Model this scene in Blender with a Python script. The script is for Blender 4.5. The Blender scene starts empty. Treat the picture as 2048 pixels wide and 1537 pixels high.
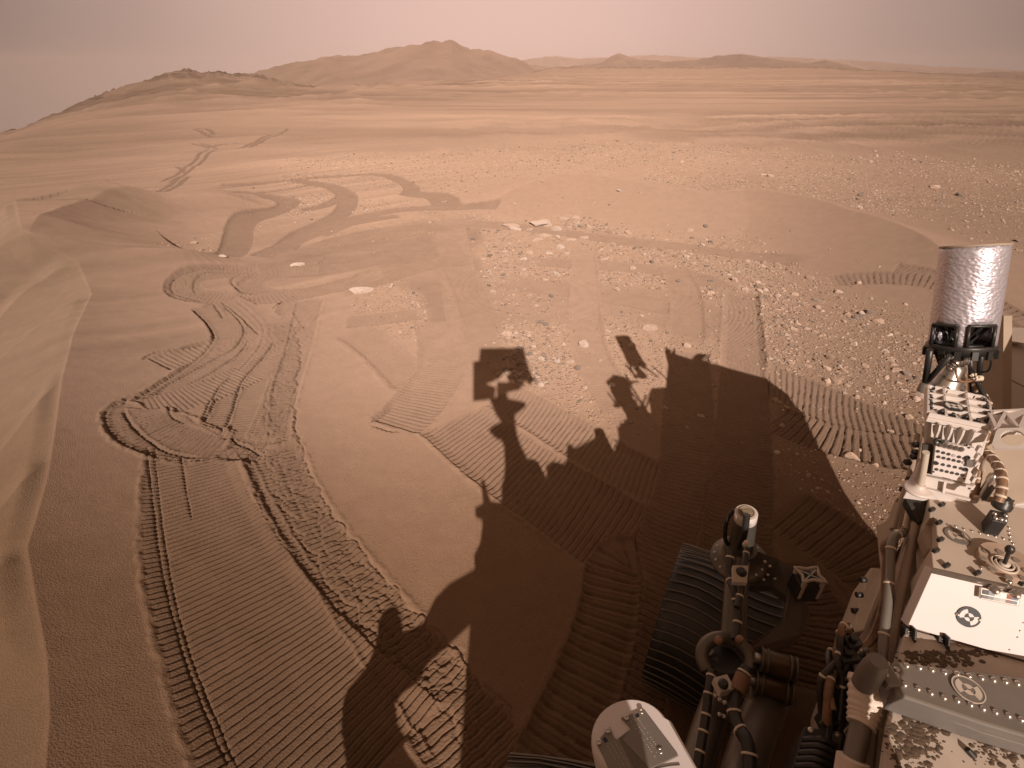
import bpy, bmesh, math, random
import numpy as np
from mathutils import Vector, Matrix

# ------------------------------------------------------------ camera, sky, sun, exposure
SC = bpy.context.scene
C = SC.collection
H = 2.0                                   # eye height above the sand
PITCH = math.radians(31.7)
CP, SP = math.cos(PITCH), math.sin(PITCH)
F = 1024.0                                # focal length in photo pixels (photo is 2048 wide)
cam_d = bpy.data.cameras.new('camera'); cam = bpy.data.objects.new('camera', cam_d); C.objects.link(cam)
cam.location = (0, 0, H); cam.rotation_euler = (math.pi/2 - PITCH, 0, 0)
cam_d.sensor_width = 36; cam_d.lens = 18; cam_d.clip_start = 0.02; cam_d.clip_end = 20000
SC.camera = cam

def ray(px, py):
    u, w = (px-1024)/F, (768.5-py)/F
    return Vector((u, CP + w*SP, -SP + w*CP))
SHADOW_PX = (982, 742)                    # where the eye's own shadow falls
SUN = -ray(*SHADOW_PX).normalized()       # towards the sun
sun_el = math.asin(SUN.z); sun_az = math.atan2(SUN.x, SUN.y)
sd = bpy.data.lights.new('sun', 'SUN'); so = bpy.data.objects.new('sun', sd); C.objects.link(so)
so.rotation_euler = SUN.to_track_quat('Z', 'Y').to_euler(); so.location = (0, -20, 20)
sd.energy = 4.8; sd.angle = math.radians(0.5); sd.color = (1.0, 0.87, 0.77)

w = bpy.data.worlds.new('World'); SC.world = w; w.use_nodes = True
nt = w.node_tree; nt.nodes.clear()
N = nt.nodes.new; L = nt.links.new
out = N('ShaderNodeOutputWorld'); bg = N('ShaderNodeBackground'); tc = N('ShaderNodeTexCoord')
bg.inputs['Strength'].default_value = 1.0
sky = N('ShaderNodeTexSky'); sky.sky_type = 'NISHITA'; sky.sun_disc = False
sky.sun_elevation = sun_el; sky.sun_rotation = sun_az; sky.dust_density = 8; sky.air_density = 0.6
dot = N('ShaderNodeVectorMath'); dot.operation = 'DOT_PRODUCT'; dot.inputs[1].default_value = Vector((-0.0, 0.995, 0.10)).normalized()
nrm = N('ShaderNodeVectorMath'); nrm.operation = 'NORMALIZE'
L(tc.outputs['Generated'], nrm.inputs[0]); L(nrm.outputs[0], dot.inputs[0])
rmp = N('ShaderNodeValToRGB')             # dusty sky: palest over the plain opposite the sun
e = rmp.color_ramp.elements
e[0].position = 0.0; e[0].color = (0.34, 0.205, 0.125, 1)
e[1].position = 1.0; e[1].color = (0.86, 0.56, 0.475, 1)
for p, c in ((0.62, (0.17, 0.122, 0.098, 1)), (0.72, (0.225, 0.163, 0.132, 1)), (0.86, (0.47, 0.32, 0.265, 1)), (0.95, (0.70, 0.465, 0.39, 1))):
    q = rmp.color_ramp.elements.new(p); q.color = c
L(dot.outputs['Value'], rmp.inputs[0])
mixs = N('ShaderNodeMix'); mixs.data_type = 'RGBA'; mixs.blend_type = 'ADD'; mixs.inputs[0].default_value = 0.002
L(rmp.outputs[0], mixs.inputs[6]); L(sky.outputs[0], mixs.inputs[7])
L(mixs.outputs[2], bg.inputs[0]); L(bg.outputs[0], out.inputs[0])
SC.view_settings.view_transform = 'Standard'; SC.view_settings.look = 'None'
SC.view_settings.exposure = -0.07; SC.view_settings.gamma = 1
SC.cycles.max_bounces = 5; SC.cycles.diffuse_bounces = 3; SC.cycles.volume_bounces = 0

# ------------------------------------------------------------ small helpers
def Pz(px, py, z=0.0):
    d = ray(px, py); t = (z-H)/d.z
    return Vector((0, 0, H)) + d*t
def Pd(px, py, t):                        # at camera depth t
    return Vector((0, 0, H)) + ray(px, py)*t
def to_px(x, y, z=0.0):
    dep = y*CP - (z-H)*SP
    return 1024 + F*x/dep, 768.5 - F*(y*SP + (z-H)*CP)/dep
def slope_of(py):
    r = ray(1024, py); return r.z/r.y

_rs = np.random.RandomState(7); _T = _rs.rand(256, 256)
def vnoise(x, y, k=0):
    x = x + k*37.13; y = y + k*11.7
    xi = np.floor(x); yi = np.floor(y); fx = x-xi; fy = y-yi
    fx = fx*fx*(3-2*fx); fy = fy*fy*(3-2*fy)
    a = xi.astype(np.int64) & 255; b = yi.astype(np.int64) & 255
    a1 = (a+1) & 255; b1 = (b+1) & 255
    return ((_T[a, b]*(1-fx)+_T[a1, b]*fx)*(1-fy) + (_T[a, b1]*(1-fx)+_T[a1, b1]*fx)*fy)*2-1
def fbm(x, y, o=4, k=0):
    s = 0; a = 1; n = 0
    for i in range(o):
        s = s + a*vnoise(x*2**i, y*2**i, k+i*3); n += a; a *= .5
    return s/n
def sstep(a, b, x):
    t = np.clip((x-a)/(b-a), 0, 1); return t*t*(3-2*t)
def in_poly(px, py, poly, soft=0):
    """soft mask of a polygon on the ground"""
    ins = np.zeros(px.shape, bool); dmin = np.full(px.shape, 1e9)
    n = len(poly)
    for i in range(n):
        x1, y1 = poly[i]; x2, y2 = poly[(i+1) % n]
        if y1 != y2:
            c = ((y1 > py) != (y2 > py)) & (px < (x2-x1)*(py-y1)/(y2-y1)+x1)
            ins ^= c
        ex, ey = x2-x1, y2-y1; t = np.clip(((px-x1)*ex+(py-y1)*ey)/(ex*ex+ey*ey+1e-9), 0, 1)
        dmin = np.minimum(dmin, np.hypot(px-x1-t*ex, py-y1-t*ey))
    if soft <= 0: return ins.astype(float)
    return sstep(-soft, soft, np.where(ins, dmin, -dmin))
def smooth_line(pts, n=10):
    """Catmull-Rom through the rows of pts"""
    P = np.array(pts, float); P = np.vstack([2*P[0]-P[1], P, 2*P[-1]-P[-2]]); o = []
    for i in range(1, len(P)-2):
        for k in range(n):
            t = k/n
            o.append(.5*((2*P[i])+(-P[i-1]+P[i+1])*t+(2*P[i-1]-5*P[i]+4*P[i+1]-P[i+2])*t*t+(-P[i-1]+3*P[i]-3*P[i+1]+P[i+2])*t**3))
    o.append(P[-2]); return np.array(o)
def line_sd(X, Y, pts):
    """arc length and signed distance (left of travel > 0) to a polyline; also whether the end caps are passed, and the index"""
    best = np.full(X.shape, 1e18); s = np.zeros(X.shape); d = np.zeros(X.shape); ti = np.zeros(X.shape); acc = 0
    for i in range(len(pts)-1):
        x1, y1 = pts[i][:2]; x2, y2 = pts[i+1][:2]; ex, ey = x2-x1, y2-y1; ll = math.hypot(ex, ey)
        if ll < 1e-9: continue
        t0 = ((X-x1)*ex+(Y-y1)*ey)/ll**2; t = np.clip(t0, 0, 1)
        dx = X-x1-t*ex; dy = Y-y1-t*ey; q = dx*dx+dy*dy; m = q < best
        best = np.where(m, q, best); s = np.where(m, acc+t*ll, s); ti = np.where(m, i+t, ti)
        cr = np.sign(ex*dy-ey*dx); d = np.where(m, cr*np.sqrt(q), d); acc += ll
    return s, d, ti, acc

# ------------------------------------------------------------ the ground: one sheet, finest near the eye
def ground_y(py):
    r = ray(1024, py); return r.y*(-H/r.z)
rows_py = np.concatenate([np.arange(1640, 760, -1.15), np.arange(760, 176, -1.25)])
Ynear = np.array([ground_y(p) for p in rows_py])
Yfar = np.geomspace(Ynear[-1]*1.006, 2400, 400)
Yback = np.array([-60, -30, -15, -8, -5, -3, -2, -1.2, -.6, -.2])
YR = np.concatenate([Yback, np.linspace(0, Ynear[0]-.01, 8), Ynear, Yfar])
ucore = np.arange(-1180, 1181, 2.1)/F
uext = np.array([1.2, 1.28, 1.4, 1.6, 1.9, 2.4, 3.2, 4.5, 7, 12, 22])
UC = np.concatenate([-uext[::-1], ucore, uext])
DEP = np.maximum(YR*CP + H*SP, 1.0)
GX = DEP[:, None]*UC[None, :]; GY = np.repeat(YR[:, None], len(UC), 1)
GPX, GPY = to_px(GX, np.maximum(GY, .05), 0.0)
GPX = 1024 + F*np.repeat(UC[None, :], len(YR), 0)

R0 = YR >= 0
# broad relief of the near ground
Z = 0.035*fbm(GX*.25, GY*.25, 3, 1)*sstep(4, 9, GY) + .012*fbm(GX*.9, GY*.9, 3, 2)
Z += .0014*fbm(GX*18, GY*18, 3, 4)*sstep(12, 5, GY)
TONE = 1 + .05*fbm(GX*.6, GY*.6, 4, 9) + .05*fbm(GX*.13, GY*.5, 3, 19)
GRV = np.zeros(GX.shape)

def ridge(pts_px, z, hgt, wn, wf, asym=1.0):
    """a sand ridge along a crest: hgt at the crest, width wn towards the eye, wf beyond"""
    global Z
    P = smooth_line([tuple(Pz(a, b, z).xy) for a, b in pts_px], 8)
    m = (GX > P[:, 0].min()-wn-wf) & (GX < P[:, 0].max()+wn+wf) & (GY > P[:, 1].min()-wn-wf) & (GY < P[:, 1].max()+wn+wf)
    s, d, ti, tot = line_sd(GX[m], GY[m], P)
    end = sstep(0, .22, s/tot)*sstep(0, .22, 1-s/tot)
    prof = np.where(d < 0, np.clip(1+d/wn, 0, 1)**1.25, np.clip(1-d/wf, 0, 1)**1.7)
    Z[m] += hgt*prof*end*(1+.12*fbm(GX[m]*.8, GY[m]*.8, 3, 88))
    return m, s, d, prof*end

# ridge right of centre with its slip face towards the eye (travel is left to right, so "left" is beyond)
m, s, d, pr = ridge([(880, 398), (960, 386), (1080, 368), (1170, 360), (1260, 374), (1330, 390), (1410, 394), (1500, 394), (1600, 410), (1700, 438), (1800, 470), (1880, 505), (1990, 560), (2120, 640)], .3, .42, 1.5, 2.6)
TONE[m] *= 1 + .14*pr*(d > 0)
RID = np.zeros(GX.shape); RID[m] = sstep(.03, .16, pr)*np.where(d > .9, sstep(1.8, .9, d), 1)
m, s, d, pr = ridge([(1180, 330), (1400, 332), (1700, 345), (1900, 352), (2100, 370)], 0, .22, 2.4, 4)
m, s, d, pr = ridge([(1400, 388), (1560, 372), (1640, 375), (1750, 385), (1800, 392)], 0, .07, .8, 1)
# ridges on the left
m, s, d, pr = ridge([(60, 560), (150, 480), (260, 430), (380, 408), (470, 396), (560, 388)], .2, .42, 1.3, 2.4)
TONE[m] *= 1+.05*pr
m, s, d, pr = ridge([(-60, 640), (20, 560), (120, 545), (260, 532), (380, 518), (470, 492)], .12, .24, .8, 1.6)
ridge([(-100, 520), (0, 495), (90, 470), (200, 440), (300, 415)], .15, .34, 1.0, 2.0)
# the drift along the left edge: crest with cusps, falling away to the left
CR = [(20, 520), (80, 500), (95, 560), (178, 572), (194, 610), (160, 690), (140, 780), (128, 890), (115, 990), (80, 1130), (100, 1230), (125, 1350), (133, 1470), (125, 1620), (120, 1800)]
P = np.array([tuple(Pz(a, b, .03).xy) for a, b in CR]); 
m = (GX > -9) & (GX < P[:, 0].max()+2.2) & (GY > -.5) & (GY < P[:, 1].max()+1)
s, d, ti, tot = line_sd(GX[m], GY[m], P)          # travel is towards the eye: left of travel (d>0) is the right-hand side
lift = .15*sstep(0, .5, s)*sstep(-9, -5, GX[m])*(1-sstep(.1, .9, GY[m]-P[:, 1].max()))
Z[m] += lift*np.where(d > 0, np.exp(-d/.55), np.maximum(np.exp(d/.9)*1.0, 0)) 
Z[m] -= np.where(d < 0, lift*1.5*np.clip(-d/1.2, 0, 1)**.9, 0)
TONE[m] *= np.where(d < 0, 1+.04*sstep(0, -.012, d), 1)
DRIFT = np.zeros(GX.shape); DRIFT[m] = sstep(0, -.03, d)
Zk = Z.copy(); Tk = TONE.copy(); DIN = np.zeros(GX.shape); mm_ = (GX > -9) & (GX < P[:, 0].max()+2.2) & (GY > -.5) & (GY < P[:, 1].max()+1); DIN[mm_] = sstep(0, -.12, line_sd(GX[mm_], GY[mm_], P)[1])
for pts_ in ([(165, 742), (100, 830), (30, 905), (-60, 990), (-160, 1080)], [(92, 1128), (20, 1180), (-60, 1240), (-160, 1320)], [(196, 604), (120, 640), (40, 690), (-60, 760), (-160, 830)], [(182, 570), (100, 590), (20, 625), (-80, 670)], [(135, 930), (60, 1010), (-20, 1080), (-120, 1160)], [(100, 500), (60, 520), (0, 555), (-80, 600)]):
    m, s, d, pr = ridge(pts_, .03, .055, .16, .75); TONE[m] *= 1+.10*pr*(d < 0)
Z = Zk+(Z-Zk)*DIN; TONE = Tk+(TONE-Tk)*DIN
# streaks combed by the wind on the drift and left dunes
ang = np.radians(38); sx = GX*np.cos(ang)+GY*np.sin(ang); sy = -GX*np.sin(ang)+GY*np.cos(ang)
stk = fbm(sx*.5, sy*6, 4, 31)
lw = sstep(-1.2, -2.2, GX)*sstep(26, 10, GY)
Z += .008*stk*np.maximum(lw*sstep(2.6, 4, GY), DRIFT*.35); TONE *= 1+.16*stk*np.maximum(lw*sstep(2.6, 4, GY), DRIFT*.4)

# wind-blown bands of the middle distance
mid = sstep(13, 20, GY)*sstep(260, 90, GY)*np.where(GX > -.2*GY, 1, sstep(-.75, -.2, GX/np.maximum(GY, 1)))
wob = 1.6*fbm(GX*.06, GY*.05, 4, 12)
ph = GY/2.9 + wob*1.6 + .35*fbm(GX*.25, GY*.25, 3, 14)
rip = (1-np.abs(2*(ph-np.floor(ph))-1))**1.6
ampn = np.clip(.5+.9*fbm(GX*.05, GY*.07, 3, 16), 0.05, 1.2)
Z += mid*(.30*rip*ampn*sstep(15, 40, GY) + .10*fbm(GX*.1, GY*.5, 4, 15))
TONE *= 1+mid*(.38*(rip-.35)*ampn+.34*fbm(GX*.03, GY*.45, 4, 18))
sr = fbm((GX+.6*GY)*.9, (GX*.2-GY*.35), 4, 22)
pm = sstep(13, 16, GY)*sstep(34, 22, GY)*sstep(-.3, .1, GX/np.maximum(GY, 1))
Z += pm*(.13*(1-np.abs(sr))**3)
# left-hand flats far off: oblique drifts
lf = sstep(9, 14, GY)*sstep(-.15, -.45, GX/np.maximum(GY, 1))*sstep(120, 50, GY)
l1 = fbm((GX*.25+GY*.12), (GY*.55-GX*.28), 4, 25)
Z += lf*.16*l1; TONE *= 1+lf*.20*l1
cr = fbm(GX*.35, GY*.35, 4, 27); l2 = sstep(28, 40, GY)*sstep(80, 60, GY)*sstep(-.1, -.35, GX/np.maximum(GY, 1))
Z += l2*.5*np.clip(cr, 0, 1); TONE *= 1+.35*l2*np.clip(cr, 0, 1)

# hills: each a crest line seen from the rover, its real distance and the height that gives
def hill(sky, R, foot, back, rough, k, rk=0.0, prof=1.5):
    global Z, TONE
    px = GPX
    cy = np.interp(px, [a for a, b in sky], [b for a, b in sky])
    Rr = np.interp(px, [a for a, b in R], [b for a, b in R]); Ff = np.interp(px, [a for a, b in foot], [b for a, b in foot])
    sl = slope_vec(cy)
    zc = H + Rr*sl
    zb = np.interp(px, [a for a, b in back], [b for a, b in back])
    t = np.clip((GY-Ff)/(Rr-Ff), 0, 1)
    front = Z*(1-t) + zc*t**prof + 0*t
    bump = fbm(GX*rough, GY*rough, 5, k)
    env = t*(1-t)*4
    hh = np.abs(zc)+.02*Rr
    front = front + env*.10*hh*bump
    if rk:
        rg = fbm(GX*rk*1.0, GY*rk*2.2, 5, k+5)
        front = front + sstep(.45, .8, t)*sstep(.1, .5, rg)*hh*.10*np.clip(rg, 0, 1)
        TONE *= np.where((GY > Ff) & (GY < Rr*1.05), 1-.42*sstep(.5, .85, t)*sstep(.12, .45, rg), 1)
    beh = zc - (GY-Rr)*.25
    zb = np.minimum(zb, H + GY*sl - 1.5 - (GY-Rr)*.01)
    hz = np.where(GY < Rr, front, np.maximum(beh, zb))
    Z = np.where(GY > Ff, np.where(GY < Rr, hz, hz), Z)
    return t
def slope_vec(py):
    ww = (768.5-py)/F; return (-SP+ww*CP)/(CP+ww*SP)
SKY_A = [(-400, 360), (0, 266), (60, 246), (100, 233), (160, 212), (210, 194), (260, 176), (300, 163), (330, 152), (352, 146), (385, 145), (405, 150), (440, 145), (462, 150), (490, 150), (515, 153), (560, 166), (620, 185), (700, 188), (800, 178), (900, 170), (1000, 160), (1060, 150), (1100, 136), (1400, 136), (1640, 134), (1700, 140), (1760, 141), (1850, 147), (1950, 155), (2048, 162), (2400, 190)]
RA = [(-400, 40), (0, 60), (352, 130), (515, 190), (700, 300), (1060, 420), (1400, 420), (1700, 330), (2048, 220), (2400, 180)]
FA = [(-400, 12), (0, 16), (352, 26), (515, 36), (700, 50), (900, 70), (1060, 120), (1400, 120), (1700, 110), (2048, 80), (2400, 60)]
PREHILL = TONE.copy()
hill(SKY_A, RA, FA, [(-400, -40), (600, -16), (1000, -12), (1100, -2), (1600, -2), (2048, -20), (2400, -30)], .05, 41, rk=.22, prof=1.25)
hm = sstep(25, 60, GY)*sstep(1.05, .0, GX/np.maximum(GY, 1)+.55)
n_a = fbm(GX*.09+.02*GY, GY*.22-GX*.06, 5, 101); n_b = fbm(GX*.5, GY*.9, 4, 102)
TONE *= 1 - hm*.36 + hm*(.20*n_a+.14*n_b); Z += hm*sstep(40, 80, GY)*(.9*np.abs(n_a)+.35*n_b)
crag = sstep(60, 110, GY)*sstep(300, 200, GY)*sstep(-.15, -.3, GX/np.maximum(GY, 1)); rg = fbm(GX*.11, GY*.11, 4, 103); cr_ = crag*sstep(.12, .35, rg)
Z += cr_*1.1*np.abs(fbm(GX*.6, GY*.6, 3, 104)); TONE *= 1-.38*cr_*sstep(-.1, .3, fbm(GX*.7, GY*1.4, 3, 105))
def back_hill(sky, R, w0, k, tone=1.0, rk=0, pxr=(0, 2048)):
    """a farther hill standing behind the plain: front w0 deep"""
    global Z, TONE
    cy = np.interp(GPX, [a for a, b in sky], [b for a, b in sky]); zc = H+R*slope_vec(cy)
    t = np.clip(1-np.abs(GY-R)/w0, 0, 1)
    zlow = np.minimum(-30, H+GY*slope_vec(np.interp(GPX, [a for a, b in SKY_A], [b for a, b in SKY_A]))-8)
    zz = zlow + (zc-zlow)*(t*(2-t))**.9
    n = fbm(GX*3/w0, GY*3/w0, 5, k)
    zz = zz + (1-t)*t*4*n*w0*.045 + sstep(1, .93, t)*np.abs(fbm(GX*14/w0, GY*20/w0, 4, k+9))*w0*.010
    if rk: 
        rg = fbm(GX*9/w0, GY*14/w0, 5, k+3); zz = zz + sstep(.4, .85, t)*(1-sstep(.93, 1, t))*np.clip(rg, 0, 1)*w0*.02
        up = zz > Z; TONE = np.where(up, TONE*(1-.35*sstep(.15, .5, rg)), TONE)
    m = zz > Z
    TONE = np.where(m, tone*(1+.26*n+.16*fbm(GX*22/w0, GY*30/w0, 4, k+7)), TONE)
    Z = np.where(m, zz, Z)
back_hill([(-600, 900), (200, 400), (300, 190), (450, 165), (515, 150), (560, 139), (600, 130), (650, 123), (680, 124), (705, 125), (740, 119), (790, 106), (830, 99), (860, 97), (905, 96), (918, 103), (945, 117), (985, 127), (1024, 137), (1060, 150), (1200, 175)], 520, 330, 51, .74, rk=1)
back_hill([(-600, 900), (600, 300), (1000, 150), (1160, 132), (1205, 128), (1222, 117), (1236, 113), (1262, 120), (1290, 122), (1330, 124), (1390, 122), (1430, 114), (1478, 109), (1500, 114), (1545, 121), (1600, 128), (1625, 127), (1648, 123), (1668, 129), (1700, 136), (1800, 150)], 800, 200, 61, .72)
back_hill([(-600, 900), (520, 200), (900, 134), (1000, 129), (1060, 120), (1110, 115), (1150, 120), (1200, 118), (1330, 113), (1420, 118), (1560, 116), (1650, 121), (1750, 127), (1900, 136), (2048, 143), (2300, 160)], 1900, 400, 71, .9)

# gravel fields (outlines on the ground)
def gravel(poly, a, soft=22):
    global GRV
    nz = 26*fbm(GX*.9, GY*.9, 3, 81)
    GRV = np.maximum(GRV, a*in_poly(GPX+nz, GPY+nz*.4, poly, soft)*(GY > .3))
gravel([(560, 330), (900, 300), (1050, 292), (1300, 292), (1600, 308), (2100, 330), (2200, 370), (1700, 352), (1350, 340), (1200, 352), (1000, 358), (830, 380), (700, 375), (560, 372)], .55, 10)
gravel([(1300, 345), (1700, 345), (2100, 370), (2300, 700), (2050, 660), (1990, 540), (1850, 470), (1650, 415), (1430, 385), (1280, 365)], .75, 10)
gravel([(820, 420), (930, 425), (1050, 405), (1230, 418), (1400, 440), (1560, 480), (1700, 530), (1900, 620), (2000, 1000), (1780, 1100), (1620, 1000), (1540, 930), (1400, 860), (1200, 860), (1080, 800), (980, 740), (930, 660), (960, 600), (900, 520), (820, 500)], 1.0, 18)
gravel([(560, 395), (660, 385), (690, 400), (600, 450), (520, 480), (400, 505), (300, 520), (420, 470), (530, 430)], .8, 8)
gravel([(700, 395), (830, 400), (800, 420), (640, 470), (580, 480), (690, 420)], .5, 6)
gravel([(700, 560), (770, 545), (830, 580), (850, 640), (830, 690), (760, 670), (700, 620)], .9, 12)
gravel([(640, 440), (800, 425), (890, 450), (880, 510), (760, 520), (640, 500)], .75, 12)
gravel([(850, 360), (1120, 405), (950, 425), (880, 410)], .6, 10)

GRV = GRV*(1-.97*RID)
# ------------------------------------------------------------ wheel tracks pressed into the sand
BASE = Z.copy(); TRK = np.zeros(GX.shape)
def track(pts, wid, depth=.018, sp=.034, amp=.009, shear=0.0, chev=0, tone=.90, seed=0, sig=.0042, lines=(), berm=.006, rough=1.0, wob=0, cap=True, crack=0, fade=0, z0=0.0, dbl=None):
    """pts: (px, py[, width factor]) down the middle; wid metres; sp cleat spacing; shear skews the cleats; chev makes a herringbone"""
    global Z, TONE, TRK, GRV
    Q = smooth_line([(*Pz(p[0], p[1], z0).xy, (p[2] if len(p) > 2 else 1.0)) for p in pts], 8)
    wm = wid*Q[:, 2].max()
    x0, x1, y0, y1 = Q[:, 0].min()-wm, Q[:, 0].max()+wm, Q[:, 1].min()-wm, Q[:, 1].max()+wm
    r0, r1 = np.searchsorted(YR, y0), np.searchsorted(YR, y1)
    if r1 <= r0: return
    sl = slice(r0, r1)
    m = (GX[sl] > x0) & (GX[sl] < x1)
    X, Y = GX[sl][m], GY[sl][m]
    s, d, ti, tot = line_sd(X, Y, Q)
    hw = .5*wid*np.interp(ti, np.arange(len(Q)), Q[:, 2])
    edge = .006*fbm(X*14, Y*14, 3, seed+3)*rough + .004*vnoise(X*60, Y*60, seed)*rough
    a = hw + edge - np.abs(d)
    sw = np.maximum(.010, .0022*Y)
    msk = sstep(-sw*.4, sw*.6, a)
    if cap:                                      # the straight ends of a track
        e0 = sstep(-.012, .012, s-.02+edge); e1 = sstep(-.012, .012, tot-.02-s+edge)
        msk = msk*e0*e1
    tn = tone
    if fade:
        fm = sstep(0, fade*tot, s)*sstep(0, fade*tot, tot-s); msk = msk*fm
    q = s + shear*d + (np.abs(d) if chev else 0)*chev + .004*fbm(X*7, Y*7, 3, seed+8) + .0015*vnoise(X*45, Y*45, seed)
    if wob: q = q + wob*fbm(X*9, Y*9, 4, seed+40) + wob*.5*np.floor(3*vnoise(X*13, Y*6, seed+41))/3
    if dbl is not None: q = q + np.where(d > dbl*hw, sp*.5+(d-dbl*hw)*.5, 0)
    fr = (q/sp) % 1.0; idx = np.floor(q/sp)
    sg = np.maximum(sig, .0007*Y)
    jit = .65+.5*_T[(idx.astype(int)+seed) & 255, (np.floor(d*26).astype(int)+seed*7) & 255]
    g = np.exp(-((fr-.5)*sp/sg)**2)*jit
    fill = np.clip(fr*1.0, 0, 1)                 # each pad is tilted a little by the slipping cleat
    near = sstep(9.5, 4.5, Y)
    h = -depth + .004*fbm(X*9, Y*9, 3, seed+1)*rough + near*(-amp*g + (fill-.5)*amp*.35)
    h += .014*sstep(.72, 1.0, np.abs(d)/hw)       # sides rise to the lip
    for off, lw, ld in lines:                    # long grooves by the rim of the wheel
        dd = (d-off*hw); h -= near*ld*np.exp(-(dd/lw)**2)*(.5+1.0*g)
    if crack:                                    # crust broken into plates
        cx = fbm(X*11, Y*11, 3, seed+20); c1 = 1-np.abs(fbm(X*16, Y*24, 2, seed+21))*7
        c2 = 1-np.abs(vnoise(X*9+cx*.8, Y*34+cx, seed+23))*6
        h += near*(-crack*np.clip(c1, 0, 1)-crack*1.2*np.clip(c2, 0, 1)+crack*.7*cx)
    zz = Z[sl][m]; bb = BASE[sl][m]
    zz = zz*(1-msk) + (bb+h)*msk
    lip = np.exp(-((a+.016)/.014)**2)*(1-msk)*(e0*e1 if cap else 1)*(fm if fade else 1)
    zz = zz + berm*lip*(.6+.6*vnoise(X*30, Y*30, seed+5))*sstep(12, 6, Y)
    Zs = Z[sl]; Zs[m] = zz
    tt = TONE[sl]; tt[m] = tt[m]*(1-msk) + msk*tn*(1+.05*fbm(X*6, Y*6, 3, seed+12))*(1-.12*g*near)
    kk = TRK[sl]; kk[m] = np.maximum(kk[m], msk)
    gg = GRV[sl]; gg[m] = gg[m]*(1-msk*.93)
def crust(pts, wid, seed, amp=.008, cell=26):
    """a strip of broken crust thrown up beside a track"""
    global Z, TONE
    Q = smooth_line([(*Pz(p[0], p[1]).xy, (p[2] if len(p) > 2 else 1.0)) for p in pts], 8)
    wm = wid*2
    m = (GX > Q[:, 0].min()-wm) & (GX < Q[:, 0].max()+wm) & (GY > Q[:, 1].min()-wm) & (GY < Q[:, 1].max()+wm)
    X, Y = GX[m], GY[m]; s, d, ti, tot = line_sd(X, Y, Q); hw = .5*wid*np.interp(ti, np.arange(len(Q)), Q[:, 2])
    scal = .45*hw*np.abs(np.sin(s*cell*.55+2*vnoise(s*9, s*0, seed)))+.25*hw*vnoise(X*22, Y*22, seed)
    a = hw+scal*.8-np.abs(d)
    mk = sstep(-.008, .008, a)*sstep(0, .15, s)*sstep(0, .15, tot-s)
    cx = fbm(X*13, Y*13, 3, seed); c1 = np.clip(1-np.abs(fbm(X*cell*.5, Y*cell*.6, 3, seed+1))*6, 0, 1); c2 = np.clip(1-np.abs(vnoise(X*cell*.3+cx, Y*cell+cx, seed+2))*5, 0, 1)
    Z[m] += mk*(.010+amp*.6*cx-amp*c1-amp*.8*c2) - .010*np.exp(-(a/.006)**2)*sstep(0, .15, s)*sstep(0, .15, tot-s)
    TONE[m] *= 1-.10*mk
def scuff(poly, tone, soft=14, amp=.008, seed=0):
    """ground churned by the wheels"""
    global Z, TONE, GRV
    nz = 16*fbm(GX*1.7, GY*1.7, 3, seed+60)
    k = in_poly(GPX+nz, GPY+nz*.5, poly, soft)*(GY > .3)
    TONE *= 1-(1-tone)*k*(.75+.5*fbm(GX*1.3, GY*2.5, 4, seed)); Z += amp*k*fbm(GX*5, GY*9, 4, seed+2); GRV = GRV*(1-.72*k)

scuff([(500, 530), (600, 500), (720, 470), (870, 430), (960, 440), (960, 560), (980, 640), (950, 700), (880, 690), (840, 590), (760, 545), (660, 540), (560, 560), (480, 560)], .74, 16, .012, 3)
scuff([(900, 560), (1100, 560), (1300, 580), (1480, 620), (1480, 680), (1250, 640), (1000, 650), (930, 700)], .84, 16, .006, 5)
# far tracks
far = dict(sp=.05, amp=.006, tone=.75, depth=.03, rough=1.5, berm=0)
thin = dict(sp=.05, amp=.0, tone=.72, depth=.015, rough=2.5, berm=0, cap=False, fade=.08)
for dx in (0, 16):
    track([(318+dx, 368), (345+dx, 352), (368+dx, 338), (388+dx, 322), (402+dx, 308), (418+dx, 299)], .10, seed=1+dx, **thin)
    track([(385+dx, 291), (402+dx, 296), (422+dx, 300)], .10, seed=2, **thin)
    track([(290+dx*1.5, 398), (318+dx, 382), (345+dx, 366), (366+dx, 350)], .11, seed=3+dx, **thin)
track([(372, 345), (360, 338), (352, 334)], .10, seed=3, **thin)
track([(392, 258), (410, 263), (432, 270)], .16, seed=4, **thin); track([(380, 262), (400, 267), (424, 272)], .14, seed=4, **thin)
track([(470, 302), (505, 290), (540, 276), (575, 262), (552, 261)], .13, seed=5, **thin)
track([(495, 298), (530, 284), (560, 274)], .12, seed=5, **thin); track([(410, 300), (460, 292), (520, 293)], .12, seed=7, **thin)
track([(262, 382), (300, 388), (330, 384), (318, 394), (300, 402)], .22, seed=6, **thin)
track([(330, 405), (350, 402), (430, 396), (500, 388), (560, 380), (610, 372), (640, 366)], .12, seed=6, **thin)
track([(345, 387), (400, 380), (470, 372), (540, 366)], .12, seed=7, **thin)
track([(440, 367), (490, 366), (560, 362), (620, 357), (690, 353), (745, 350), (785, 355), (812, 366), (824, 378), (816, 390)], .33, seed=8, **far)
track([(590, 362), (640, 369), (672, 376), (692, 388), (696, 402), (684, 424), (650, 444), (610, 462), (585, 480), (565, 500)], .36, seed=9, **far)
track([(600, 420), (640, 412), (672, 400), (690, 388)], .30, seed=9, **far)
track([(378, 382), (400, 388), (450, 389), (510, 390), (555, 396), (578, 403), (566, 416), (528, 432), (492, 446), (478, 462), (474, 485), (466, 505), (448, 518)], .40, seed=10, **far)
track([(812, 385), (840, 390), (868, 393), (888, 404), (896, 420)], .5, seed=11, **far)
mt = dict(sp=.045, amp=.008, tone=.78, depth=.016)
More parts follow.
